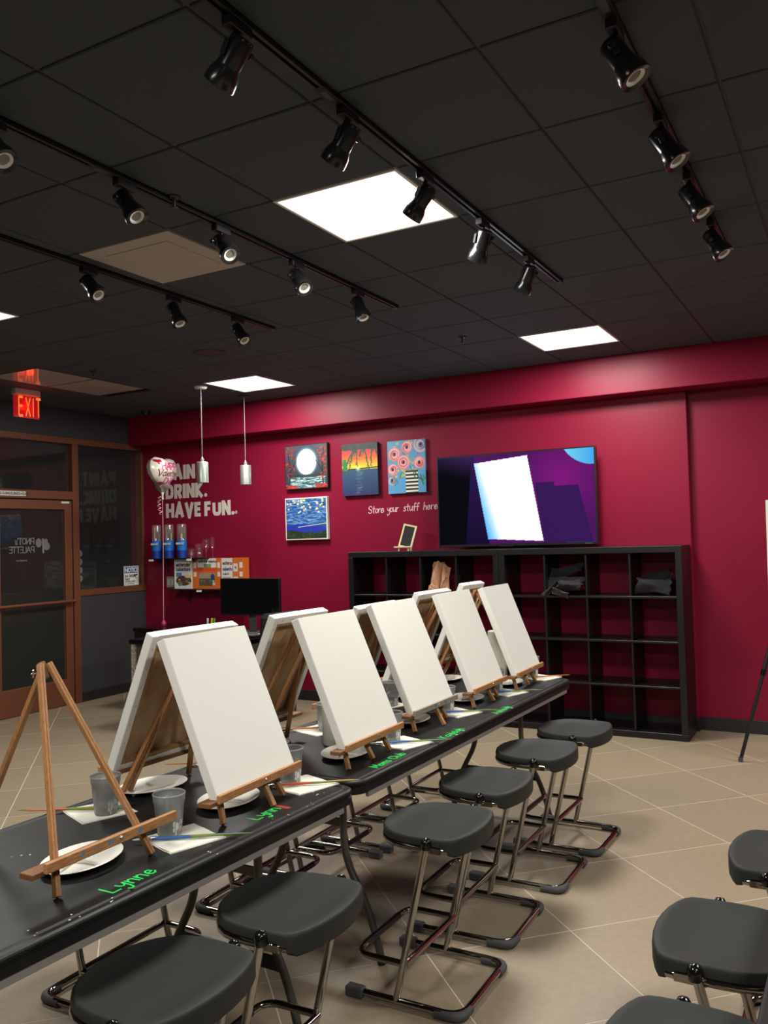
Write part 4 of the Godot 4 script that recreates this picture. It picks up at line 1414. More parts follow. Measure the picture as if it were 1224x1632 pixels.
		ol.light_size = .05
		ol.shadow_enabled = true
		w.add_child(ol)
		ol.position = Vector3(.07, p[0], 0)

func wall_picture(label: String, x0: float, x1: float, y0: float, y1: float, deep: float, im: Image, side: Color, framed: StandardMaterial3D = null) -> void:
	var t := thing("wall_painting", label, "painting", Vector3((x0 + x1) * .5, y0, WALL_Z + .001), 0.0, "paintings on the raspberry wall")
	var w := x1 - x0
	var h := y1 - y0
	var sm := mat("painting_side_%d" % get_child_count(), side, .6)
	part("canvas_block", Geo.new().span(Vector3(-w / 2, 0, 0), Vector3(w / 2, h, deep), .003), framed if framed else sm, t)
	var e := .012 if framed else .001
	part("picture", Geo.new().sheet(Vector3(-w / 2 + e, e, deep + .0006), Vector3(w - 2 * e, 0, 0), Vector3(0, h - 2 * e, 0)), printed("painting_%d" % get_child_count(), im, .5), t)

func cube_shelf(label: String, x0: float) -> void:
	var S := 1.49
	var D := .388
	var t := thing("cube_shelf_unit", label, "shelf unit", Vector3(x0, 0, -6.821), 0.0, "black cube shelves")
	var f := .05
	part("top_board", Geo.new().span(Vector3(0, S - f, 0), Vector3(S, S, -D), .002), M.shelf_black, t)
	part("bottom_board", Geo.new().span(Vector3(0, 0.0, 0), Vector3(S, f, -D), .002), M.shelf_black, t)
	for x: float in [0.0, S - f]:
		part("side_board", Geo.new().span(Vector3(x, f, 0), Vector3(x + f, S - f, -D), .002), M.shelf_black, t)
	var c := (S - 2 * f) / 4.0
	for k in range(1, 4):
		part("shelf_board", Geo.new().span(Vector3(f, f + c * k - .008, -.004), Vector3(S - f, f + c * k + .008, -D + .004), .0015), M.shelf_black, t)
		for r in 4:
			part("divider", Geo.new().span(Vector3(f + c * k - .008, f + c * r + .008, -.006), Vector3(f + c * k + .008, f + c * (r + 1) - .008, -D + .006), .0015), M.shelf_black, t)

func raspberry_wall() -> void:
	# lettering
	var wl: StandardMaterial3D = M.lettering_cream
	var rows := [["PAINT.", 2.333], ["DRINK.", 2.122], ["HAVE FUN.", 1.911]]
	for r: Array in rows:
		var t := thing("wall_lettering", "large cream wall letters reading %s" % r[0], "lettering", Vector3(-6.81, r[1], WALL_Z), 0.0, "slogan on the raspberry wall")
		var at := 0.0
		var h := .160
		for ch: String in r[0]:
			var gl := glyph(ch)
			if ch == " ":
				at += .17 * h
				continue
			var x := Transform3D(Basis.IDENTITY, Vector3(at + .019, 0, 0))
			if ch == ".":
				part("full_stop", Geo.new().prism(PackedVector2Array([Vector2(.0, .018), Vector2(.006, .004), Vector2(.02, 0), Vector2(.034, .004), Vector2(.04, .018), Vector2(.034, .034), Vector2(.02, .04), Vector2(.006, .034)]), Transform3D(Basis.IDENTITY, Vector3(at, 0, 0)), .004), wl, t)
				at += .046
			else:
				part("letter", wall_letter(ch, x, h, .038, .76), wl, t)
				at += float(gl[1]) * .76 * h + .038 + .011
		if r[0] == "HAVE FUN.":
			var ring := []
			for k in 17:
				ring.append(Vector3(at + .016 + cos(TAU * k / 16) * .015, .026 + sin(TAU * k / 16) * .015, .001))
			part("registered_mark", Geo.new().tube(ring, .002, 6, false), wl, t)
			part("registered_letter", letter_geo("R", plane_at(Vector3(at + .0115, .018, 0), Vector3.RIGHT, Vector3.UP), .017, .003, .002), wl, t)
	var st := thing("wall_script", "white handwritten wall text saying Store your stuff here", "lettering", Vector3(-4.185, 1.85, WALL_Z))
	for q: Array in [["Store", 0.0, .066, .08, .98], ["your", .209, .066, .07, .92], ["stuff", .386, .066, .08, .98], ["here.", .600, .066, .12, 1.0]]:
		letters(q[0], plane_at(Vector3(q[1], .008 + q[1] * .02, 0), Vector3(1, .02, 0), Vector3(0, 1, 0)), q[2], .0066, .002, q[3], M.lettering_pink, st, false, .10, q[4])
	# paintings
	wall_picture("painting of a white moon over water between red-leaved trees", -5.135, -4.615, 2.135, 2.585, .042, paint_moon(), col(30, 16, 20))
	wall_picture("painting of an orange sunset over blue water under palm fronds", -4.448, -4.045, 2.037, 2.545, .038, paint_sunset(), col(34, 36, 60))
	wall_picture("painting of pink flowers in a black and white striped vase", -3.940, -3.535, 2.033, 2.537, .030, paint_vase(), col(100, 90, 140))
	wall_picture("blue evening landscape painting in a white edged canvas below the moon", -5.145, -4.635, 1.620, 2.047, .042, paint_night(), col(230, 224, 214), mat("white_edge", col(232, 226, 216), .6))
	# television
	var tv := thing("television", "large flat television on the wall showing a white canvas", "television", Vector3(-2.632, 1.512, -7.06))
	var w := 1.46
	var h := .82
	part("casing", Geo.new().span(Vector3(-w / 2, 0, -.05), Vector3(w / 2, h, 0), .004), M.black_plastic, tv)
	part("wall_mount", Geo.new().span(Vector3(-.25, .2, WALL_Z + 7.06), Vector3(.25, .6, -.045), .004), M.black_matte, tv)
	var sm := mat("screen", Color(.01, .01, .012), .08)
	sm.emission_enabled = true
	sm.emission = Color.WHITE
	sm.emission_operator = BaseMaterial3D.EMISSION_OP_MULTIPLY
	sm.emission_texture = ImageTexture.create_from_image(paint_screen())
	sm.emission_energy_multiplier = 1.1
	part("screen_lamp", Geo.new().sheet(Vector3(-w / 2 + .012, .022, .0008), Vector3(w - .024, 0, 0), Vector3(0, h - .034, 0)), sm, tv)
	part("brand_plate", Geo.new().span(Vector3(w / 2 - .11, .006, 0), Vector3(w / 2 - .05, .014, .0012), 0.0), M.rubber_grey, tv)
	part("sensor_bump", Geo.new().span(Vector3(-.14, -.004, -.02), Vector3(-.02, .006, .004), .002), M.black_plastic, tv)
	var tl := AreaLight3D.new()
	tl.name = "screen_light"
	tl.area_size = Vector2(.5, .7)
	tl.light_color = Color(.85, .92, 1.0)
	tl.light_energy = .25
	tl.set("area_range", 10.0)
	tl.shadow_enabled = true
	tv.add_child(tl)
	tl.position = Vector3(-.02, .42, .006)
	tl.rotation.y = PI
	# shelves and what lies in them
	cube_shelf("black cube shelf unit at the right, under the television", -2.695)
	cube_shelf("black cube shelf unit at the left, half hidden by the canvases", -4.188)
	var ck := thing("mini_chalkboard_easel", "tiny cream framed chalkboard easel standing on the shelf top", "chalkboard", Vector3(-3.655, 1.49, -6.93), 0.05)
	var lean := Basis(Vector3(1, 0, 0), -.2) * Basis(Vector3(0, 0, 1), -.22)
	var cf := Geo.new()
	for q: Array in [[Vector3(-.06, .03, 0), Vector3(-.06, .245, 0)], [Vector3(.06, .03, 0), Vector3(.06, .245, 0)], [Vector3(-.067, .24, 0), Vector3(.067, .24, 0)], [Vector3(-.067, .04, 0), Vector3(.067, .04, 0)]]:
		cf.bar(lean * q[0], lean * q[1], .015, .012, Vector3(0, 0, 1), .001)
	part("frame", cf, M.chalk_frame, ck)
	part("board", Geo.new().box(lean * Vector3(0, .14, 0), Vector3(.108, .2, .006), lean, 0.0), M.chalk_board, ck)
	var lg := Geo.new().bar(Vector3(-.045, 0, .012), Vector3(-.045, .04, .008), .012, .010, Vector3(0, 0, 1), .001)
	lg.bar(Vector3(.05, 0, .012), Vector3(.05, .04, .008), .012, .010, Vector3(0, 0, 1), .001)
	lg.bar(Vector3(.03, 0, -.09), lean * Vector3(0, .23, -.008), .012, .010, Vector3(0, 0, 1), .001)
	part("legs", lg, M.chalk_frame, ck)
	part("ledge", Geo.new().span(Vector3(-.088, .032, .004), Vector3(.078, .044, .026), .001), M.chalk_frame, ck)
	var cy := 1.49 - .05 - (1.49 - .1) / 4.0 + .008
	cloth("tan_jacket", "tan jacket bundled in the top row of the shelf", Vector3(-3.40, cy, -6.93), [[Vector3(.035, .275, .02), Vector3(-.02, -.24, .03), Vector3(.12, .01, -.02), .035, 5.0], [Vector3(.12, .265, .0), Vector3(.01, -.20, .04), Vector3(.09, -.03, .0), .03, 7.0], [Vector3(.0, .07, .05), Vector3(.02, -.055, .03), Vector3(.12, .01, .01), .03, 4.0], [Vector3(.13, .12, .05), Vector3(-.02, -.10, .0), Vector3(.07, .05, -.02), .02, 6.0]], 5, M.tan_cloth)
	cloth("dark_jacket", "dark jacket heaped in the shelf under the television", Vector3(-2.30, cy, -6.98), [[Vector3(.0, .03, .10), Vector3(.30, .02, .0), Vector3(.02, .10, -.16), .06, 5.0], [Vector3(.03, .12, .04), Vector3(.25, .05, .0), Vector3(.0, .09, -.12), .05, 7.0], [Vector3(.12, .02, .13), Vector3(.17, .0, .0), Vector3(.0, .12, -.05), .05, 6.0]], 11, M.dark_cloth)
	cloth("grey_scarf", "grey brown scarf hanging out of the shelf under the television", Vector3(-2.33, cy, -6.86), [[Vector3(.0, .01, .05), Vector3(.12, .11, -.03), Vector3(.05, -.02, -.02), .02, 5.0], [Vector3(.10, .012, .05), Vector3(.13, -.03, .01), Vector3(.0, .05, -.03), .02, 6.0]], 15, M.grey_cloth)
	cloth("black_bag", "black bag slumped in the last cubby of the top shelf row", Vector3(-1.57, cy, -6.99), [[Vector3(.0, .01, .10), Vector3(.26, .0, .0), Vector3(.01, .13, -.12), .07, 4.0], [Vector3(.04, .10, .02), Vector3(.2, .02, .0), Vector3(.0, .06, -.10), .04, 6.0]], 19, M.dark_cloth)
	# small wall shelves on the left
	for q: Array in [[-6.93, -6.10, 1.462, "upper small dark wall shelf holding brush tubes and glasses"], [-6.62, -5.60, 1.128, "lower small dark wall shelf holding paint kits"]]:
		var t := thing("wall_shelf", q[3], "shelf", Vector3(q[0], q[2], WALL_Z), 0.0, "small wall shelves")
		part("board", Geo.new().span(Vector3(0, -.014, 0), Vector3(q[1] - q[0], 0, .19), .002), M.black_plastic, t)
		for x: float in [.14, q[1] - q[0] - .2]:
			var br := Geo.new().tube([Vector3(x, -.02, .16), Vector3(x, -.05, .10), Vector3(x, -.11, .04), Vector3(x, -.14, .006)], .006, 8)
			br.span(Vector3(x - .008, -.16, .001), Vector3(x + .008, -.014, .008), .001)
			br.span(Vector3(x - .008, -.022, .0), Vector3(x + .008, -.014, .17), .001)
			part("bracket", br, M.black_matte, t)
		for x: float in ([.03, .58] if q[2] > 1.3 else [.40]):
			part("price_tag", Geo.new().span(Vector3(x, -.03, .191), Vector3(x + .07, -.008, .193), 0.0), M.wall_sticker, t)
	var px := [-6.905, -6.72, -6.535]
	for i in 3:
		var t := thing("brush_tube", ["clear tube of paint brushes with blue label, nearest the dark wall", "clear tube of paint brushes with blue label, middle of three", "clear tube of paint brushes with blue label, next to the glasses"][i], "brush set", Vector3(px[i] + .04, 1.462, WALL_Z + .1), 0.0, "tubes of brushes on the wall shelf")
		part("clear_tube", Geo.new().lathe([Vector2(.0, .001), Vector2(.052, 0), Vector2(.052, .36), Vector2(.045, .372), Vector2(.0, .374)], 20), M.clear_tube, t)
		part("label_band", Geo.new().lathe([Vector2(.0528, .085), Vector2(.0528, .195)], 24), M.label_blue, t)
		part("label_foot", Geo.new().lathe([Vector2(.0528, .002), Vector2(.0528, .085)], 24), M.label_navy, t)
		part("label_text", text_geo("BRUSH SET", plane_at(Vector3(-.035, .15, .0528), Vector3.RIGHT, Vector3.UP), .018, .004, .0012, .1), M.wall_sticker, t)
		for k in 4:
			var a := k * 1.7 + i
			var b := part("brush_handle", Geo.new().tube([Vector3(cos(a) * .022, .02, sin(a) * .022), Vector3(cos(a) * .028, .27, sin(a) * .028)], .005, 8), M.bristle_pale if k % 2 else M.black_plastic, t)
			part("ferrule", Geo.new().tube([Vector3(cos(a) * .028, .27, sin(a) * .028), Vector3(cos(a) * .03, .345, sin(a) * .03)], .007, 8), M.bright_metal if k != 1 else M.brush_natural, b)
	var glasses := [["stemless wine glass on the wall shelf, shortest of four", -6.36, [Vector2(.03, 0), Vector2(.042, .03), Vector2(.045, .06), Vector2(.036, .1)]], ["straight pint glass on the wall shelf", -6.25, [Vector2(.03, 0), Vector2(.034, .01), Vector2(.043, .15)]], ["stemmed wine glass on the wall shelf", -6.155, [Vector2(.034, 0), Vector2(.006, .006), Vector2(.005, .08), Vector2(.03, .1), Vector2(.042, .14), Vector2(.034, .2)]], ["slim champagne flute at the shelf end", -6.065, [Vector2(.03, 0), Vector2(.005, .006), Vector2(.005, .09), Vector2(.02, .11), Vector2(.025, .15), Vector2(.022, .22)]]]
	for q: Array in glasses:
		var t := thing("drinking_glass", q[0], "glass", Vector3(q[1], 1.462, WALL_Z + .1), 0.0, "glasses on the wall shelf")
		part("bowl", Geo.new().lathe(q[2], 24), M.clear_glass, t)
		part("foot", Geo.new().lathe([Vector2(0, .002), Vector2(.031, .0015), Vector2(.031, .004), Vector2(0, .005)], 20), M.clear_glass, t)
	var kits := [["white and orange watercolor kit box, left of three on the lower shelf", -6.46, .27, .325, .10, 0], ["orange watercolor kit box with a window, middle of three", -6.13, .27, .325, .10, 1], ["watercolor kit box partly behind the monitor, right of three", -5.815, .235, .325, .10, 2]]
	for q: Array in kits:
		var t := thing("paint_kit_box", q[0], "box", Vector3(q[1], 1.128, WALL_Z + .07), 0.0, "paint kits on the lower wall shelf")
		part("carton", Geo.new().span(Vector3(-q[2] / 2, 0, -q[4] / 2), Vector3(q[2] / 2 + .055, q[3], q[4] / 2), .002), M.kit_orange, t)
		part("printed_front", Geo.new().sheet(Vector3(-q[2] / 2 + .001, .001, q[4] / 2 + .0006), Vector3(q[2] - .01, 0, 0), Vector3(0, q[3] - .002, 0)), printed("kit_print_%d" % q[5], print_kit(q[5]), .5), t)
		part("side_picture", Geo.new().span(Vector3(q[2] / 2 + .006, .13, q[4] / 2), Vector3(q[2] / 2 + .044, .18, q[4] / 2 + .0012), 0.0), M.kit_white, t)
		part("side_picture", Geo.new().span(Vector3(q[2] / 2 + .006, .22, q[4] / 2), Vector3(q[2] / 2 + .044, .28, q[4] / 2 + .0012), 0.0), M.kit_white, t)
	var sw := thing("light_switch_plate", "grey three gang light switch plate under the shelf end", "light switch", Vector3(-6.80, 1.14, WALL_Z))
	part("plate", Geo.new().span(Vector3(-.02, -.005, 0), Vector3(.17, .115, .006), .002), M.vent_cream, sw)
	for k in 3:
		part("rocker", Geo.new().span(Vector3(-.005 + k * .055, .02, .006), Vector3(.032 + k * .055, .09, .011), .001), M.white_plastic, sw)
	# balloon
	balloon()

func balloon() -> void:
	var t := thing("heart_balloon", "white foil heart balloon with pink Valentine print and curled ribbon", "balloon", Vector3(-6.12, .80, -6.42), 0.0)
	var n := 48
	var line := []
	for k in n:
		var a := TAU * k / n
		line.append(Vector2(.0125 * 16.0 * pow(sin(a), 3), .0125 * (13.0 * cos(a) - 5.0 * cos(2 * a) - 2.0 * cos(3 * a) - cos(4 * a))))
	var hub := Vector2(0, .03)
	var o := Vector3(.02, 1.535, 0)
	var b := Basis(Vector3.UP, 1.72)
	var f := noise(3.0, 77, 2)
	for side: float in [1.0, -1.0]:
		var g := Geo.new()
		var P := []
		var m := 9
		for i in m + 1:
			var s := float(i) / m
			var row := []
			for k in n + 1:
				var p: Vector2 = hub + (line[k % n] - hub) * s
				var dp := .105 * sqrt(max(0.0, 1.0 - pow(s, 2.4))) * (1.0 + .06 * f.get_noise_2d(p.x * 6, p.y * 6)) - .004 * s * sin(k * 2.2) * (1.0 if s > .6 else 0.0)
				row.append([Vector3(p.x, p.y, dp * side), Vector2(.5 + p.x / .42, .5 - p.y / .42)])
			P.append(row)
		for i in m:
			for k in n:
				var q := [P[i][k], P[i + 1][k], P[i + 1][k + 1], P[i][k + 1]]
				var w := []
				var uv := []
				for e in q:
					w.append(o + b * e[0])
					uv.append(e[1])
				var nn := []
				for e in q:
					var v: Vector3 = e[0]
					var r := Vector2(v.x, v.y) - hub
					nn.append((b * (Vector3(r.x * 1.6, r.y * 1.6, v.z * 2.2 + .02 * side) + Vector3(0, 0, side * .06)).normalized()))
				g.tri(w[0], w[1], w[2], nn[0], nn[1], nn[2], uv[0], uv[1], uv[2])
				g.tri(w[0], w[2], w[3], nn[0], nn[2], nn[3], uv[0], uv[2], uv[3])
		if side > 0:
			var pm := printed("balloon_print", print_balloon(), .22)
			pm.metallic = .3
			part("printed_face", g, pm, t)
		else:
			part("plain_face", g, M.foil, t)
	part("neck", Geo.new().tube([o + Vector3(0, -.2, 0), o + Vector3(.0, -.235, 0), o + Vector3(.002, -.27, 0)], [.02, .008, .012], 10), M.foil, t)
	part("string", Geo.new().tube([o + Vector3(0, -.24, 0), Vector3(.015, .8, .0), Vector3(.0, .05, 0)], .0028, 6), M.pink_ribbon, t)
	var curl := []
	for k in 70:
		var a := k * .42
		curl.append(o + Vector3(-.03 - .02 * sin(k * .05) + cos(a) * .016, -.24 - k * .0026, sin(a) * .016))
	part("ribbon", Geo.new().tube(curl, .0045, 5), M.pink_ribbon, t)
	part("weight", Geo.new().lathe([Vector2(0, .0), Vector2(.022, .002), Vector2(.03, .02), Vector2(.022, .045), Vector2(.008, .06), Vector2(.012, .075), Vector2(0, .07)], 12), M.pink_foil, t)

func tables() -> void:
	var t1 := make_table("black folding table nearest the viewer, with the empty easel", Vector3(-1.973, 0, -1.389), deg_to_rad(-2.1), 2.366, .753, [.92, -.92])
	var t2 := make_table("black folding table farther away, with four canvases along its near edge", Vector3(-1.924, 0, -3.782), deg_to_rad(-1.3), 2.366, .753, [.93, -.94])
	# names painted on the tables in green
	names_on(t1, "Lynne", Vector3(-1.6886, TOP, -1.5311), 0.0483, 0.0053)
	names_on(t1, "Lynn", Vector3(-1.7002, TOP, -2.1252), 0.0483, 0.0048)
	names_on(t2, "Moms Club", Vector3(-1.6538, TOP, -2.7917), 0.0386, 0.0048)
	names_on(t2, "Kayleigh", Vector3(-1.6180, TOP, -3.3182), 0.0406, 0.0048)
	names_on(t2, "Ashleigh", Vector3(-1.5987, TOP, -3.8640), 0.0406, 0.0048)
	var red := Geo.new().span(Vector3(-.035, 0, -.008), Vector3(.03, .0004, .012), 0.0)
	var rp := part("red_paint_mark", red, M.red_paint, t1)
	rp.position = t1.transform.affine_inverse() * Vector3(-1.663, TOP + .0002, -2.265)
	var sp := Geo.new()
	var rng := RandomNumberGenerator.new()
	rng.seed = 12
	var spots := [[-1.70, -1.33, 6], [-1.686, -1.43, 7], [-1.675, -1.56, 6], [-1.79, -1.29, 5], [-1.83, -1.33, 5], [-1.66, -2.30, 5], [-1.655, -2.40, 5], [-1.67, -2.5, 6], [-1.70, -2.52, 5], [-1.655, -1.93, 5], [-2.15, -1.66, 5], [-1.66, -2.22, 4]]
	for q: Array in spots:
		for k in 3:
			var p: Vector3 = t1.transform.affine_inverse() * Vector3(q[0] * K + rng.randf_range(-.02, .02), TOP + .0006, q[1] * K + rng.randf_range(-.02, .02))
			sp.disc(p, q[2] * .0006 * rng.randf_range(.5, 1.2), Vector3.UP, 8, Vector2(1, rng.randf_range(.4, 1.0)))
	var s := part("paint_specks", sp, M.white_paint, t1)
	s.set_meta("kind", "stuff")

func names_on(t: Node3D, text: String, at: Vector3, h: float, w: float) -> void:
	var holder := Node3D.new()
	holder.name = "painted_name"
	holder.set_meta("label", "green painted name %s" % text)
	t.add_child(holder, true)
	holder.transform = t.transform.affine_inverse() * Transform3D(Basis(Vector3(0, 0, -1), Vector3(-1, 0, 0), Vector3(0, 1, 0)), at + Vector3(.045, .0002, 0))
	letters(text, Transform3D.IDENTITY, h, w, .0005, .20, M.green_paint, holder)

func stools() -> void:
	var s0 := make_stool("", "black seated chrome stools along the tables")
	var near := [[-1.475, -1.515, "nearest to the viewer, by the name Lynne"], [-1.45, -1.99, "second from the viewer"], [-1.362, -2.778, "third from the viewer, its whole frame in view"], [-1.40, -3.315, "fourth from the viewer"], [-1.378, -3.89, "fifth from the viewer"], [-1.345, -4.39, "farthest, before the shelves"]]
	var first := true
	for q: Array in near:
		var lb: String = "black stool in the aisle row, " + q[2]
		if first:
			s0.position = Vector3(q[0], 0, q[1]) * 1.012
			s0.set_meta("label", lb)
			first = false
		else:
			dup(s0, Vector3(q[0], 0, q[1]) * 1.012, .02 * sin(q[1] * 9.0), lb)
	for q: Array in [[-2.44, -2.29, "nearest to the viewer"], [-2.45, -3.105, "second from the viewer"], [-2.44, -3.57, "third from the viewer"], [-2.43, -4.07, "fourth from the viewer"], [-2.40, -4.67, "farthest from the viewer"]]:
		dup(s0, Vector3(q[0], 0, q[1]), PI, "chrome stool on the tables' far side, " + q[2])
	for q: Array in [[-.32, -1.73, "cut off by the bottom of the view"], [-.322, -2.29, "in the middle, large in the lower right corner"], [-.225, -2.93, "farthest, cut off by the right edge"]]:
		dup(s0, Vector3(q[0], 0, q[1]) * 1.012, PI, "black stool at the right-hand table, " + q[2])

func places() -> void:
	var F := [{"x": -1.805, "z": -1.663, "turn": 0.0, "d": "the empty easel"},
		{"x": -1.784, "z": -2.278, "turn": .023, "d": "the near row's first canvas"},
		{"x": -1.750, "z": -2.978, "turn": .003, "d": "the near row's second canvas"},
		{"x": -1.802, "z": -3.644, "turn": -.008, "d": "the near row's third canvas"},
		{"x": -1.771, "z": -4.248, "turn": .004, "d": "the near row's fourth canvas"},
		{"x": -1.747, "z": -4.800, "turn": .019, "d": "the near row's fifth canvas"}]
	var B := [{"x": -2.300, "z": -2.358, "turn": PI - .052, "d": "the far row's first canvas", "up": .012, "w": .425},
		{"x": -2.300, "z": -3.005, "turn": PI - .02, "d": "the far row's second canvas", "up": .010, "w": .385},
		{"x": -2.300, "z": -3.665, "turn": PI, "d": "the far row's third canvas", "up": -.008, "w": .40},
		{"x": -2.300, "z": -4.300, "turn": PI - .02, "d": "the far row's fourth canvas", "up": .014, "w": .40},
		{"x": -2.300, "z": -4.845, "turn": PI - .02, "d": "the far row's fifth canvas", "up": .028, "w": .31}]
	var e0 := make_easel()
	var c0 := make_canvas(.425, .531)
	var p0 := make_plate()
	var k0 := make_cup()
	var n0 := make_napkin()
	var brushes := [make_brush("brush_blue", "bristle_pale", false), make_brush("brush_green", "bristle_pale", true), make_brush("brush_red", "bristle_mint", true), make_brush("brush_natural", "bristle_pale", false)]
	var bn := ["blue handled", "olive handled", "red handled", "amber handled"]
	var bu := [false, false, false, false]
	var all := F + B
	for i in all.size():
		var s: Dictionary = all[i]
		var far := i >= F.size()
		var tag: String = s.d
		var e: Node3D = e0 if i == 0 else e0.duplicate()
		if i > 0:
			e.name = numbered("table_easel")
			add_child(e)
		e.set_meta("label", "empty wooden table easel at the near end of the table" if i == 0 else "wooden table easel holding " + tag)
		seated(e, s, 0, 0)
		var up: float = s.get("up", 0.0)
		if i > 0:
			var c: Node3D
			if s.get("w", .425) == .425:
				c = c0 if i == 1 else c0.duplicate()
			else:
				used["stretched_canvas"] -= 0
				c = make_canvas(s.w, .531)
			if i > 1:
				if c.get_parent() == null:
					c.name = numbered("stretched_canvas")
					add_child(c)
			c.set_meta("label", ["", "first blank white canvas in the near row, largest in view", "second blank white canvas in the near row, behind the largest", "third blank white canvas in the near row, on the blue marked ledge", "fourth blank white canvas in the near row", "fifth blank white canvas in the near row, nearest the shelves", "first blank canvas in the far row, its back seen behind the largest canvas", "second blank canvas in the far row, showing its wooden back", "third blank canvas in the far row, a strip seen from behind", "fourth blank canvas in the far row, seen from behind", "fifth blank canvas in the far row, narrow, nearest the shelves"][i])
			var lean := .400 if not far else .42
			if i == 4 or i == 5:
				lean = .37
			c.basis = (Basis(Vector3.UP, s.turn) * Basis(Vector3(0, 0, 1), lean)).scaled(Vector3.ONE * K)
			c.position = Vector3(s.x * K, TOP + (.0935 + up) * K, s.z * K) + Basis(Vector3.UP, s.turn) * Vector3(.0195, 0, 0) * K
			if up != 0.0:
				for nm in ["ledge", "ledge_lip", "brass_pin", "paint_drips"]:
					var pn: Node3D = e.get_node(nm)
					pn.position.y += up
		if i != 3:
			e.get_node("paint_drips").visible = i == 0
		else:
			(e.get_node("ledge_lip") as MeshInstance3D).material_override = M.painted_ledge
		# plate
		var p: Node3D = p0 if i == 0 else p0.duplicate()
		if i > 0:
			p.name = numbered("oval_plate")
			add_child(p)
		p.set_meta("label", "white oval paper plate under " + tag)
		seated(p, s, -.135 if not far else -.02, -.035, .0, .22 if not far else -.2)
		# cup
		var cu: Node3D = k0 if i == 0 else k0.duplicate()
		if i > 0:
			cu.name = numbered("plastic_cup")
			add_child(cu)
		cu.set_meta("label", "grey plastic cup on the napkin beside " + tag)
		seated(cu, s, -.070 if not far else -.10, -.312, .0045, 1.35)
		# napkin
		var na: Node3D = n0 if i == 0 else n0.duplicate()
		if i > 0:
			na.name = numbered("paper_napkin")
			add_child(na)
		na.set_meta("label", "white paper napkin under the cup beside " + tag)
		seated(na, s, -.010 if not far else -.06, -.305, .0, -.32)
		# brushes
		var pick: Array = [[0, 1], [2, 1], [0, 1], [0, 1], [0, 1], [3], [2, 1], [3], [3], [0], [2]][i]
		for j in pick.size():
			var b: int = pick[j]
			var br: Node3D = brushes[b] if not bu[b] else brushes[b].duplicate()
			if bu[b]:
				br.name = numbered("paint_brush")
				add_child(br)
			bu[b] = true
			br.set_meta("label", bn[b] + " paint brush lying on the napkin beside " + tag)
			seated(br, s, -.118 + j * .018, -.205 - j * .024 + (.0 if not far else -.05), .0055 + j * .0, .62 - j * .06)
	# two rolls of paper towel
	var q := 0
	for r: Array in [[Vector3(-1.961, TOP, -3.057), "white paper towel roll standing behind the near row's second canvas"], [Vector3(-1.955, TOP, -4.88), "white paper towel roll standing at the far end of the table"]]:
		var t := thing("paper_towel_roll", r[1], "paper roll", r[0], 0.0, "paper towel rolls on the table")
		part("paper", Geo.new().lathe([Vector2(.021, .0), Vector2(.052, 0), Vector2(.055, .004), Vector2(.055, .273), Vector2(.052, .278), Vector2(.021, .278)], 28), M.paper, t)
		part("core", Geo.new().lathe([Vector2(.0205, .278), Vector2(.0185, .277), Vector2(.0185, .002)], 20), M.stretcher_wood, t)
		part("loose_sheet", Geo.new().span(Vector3(.03, .002, .048), Vector3(.066, .276, .0505), .001), M.paper, t)

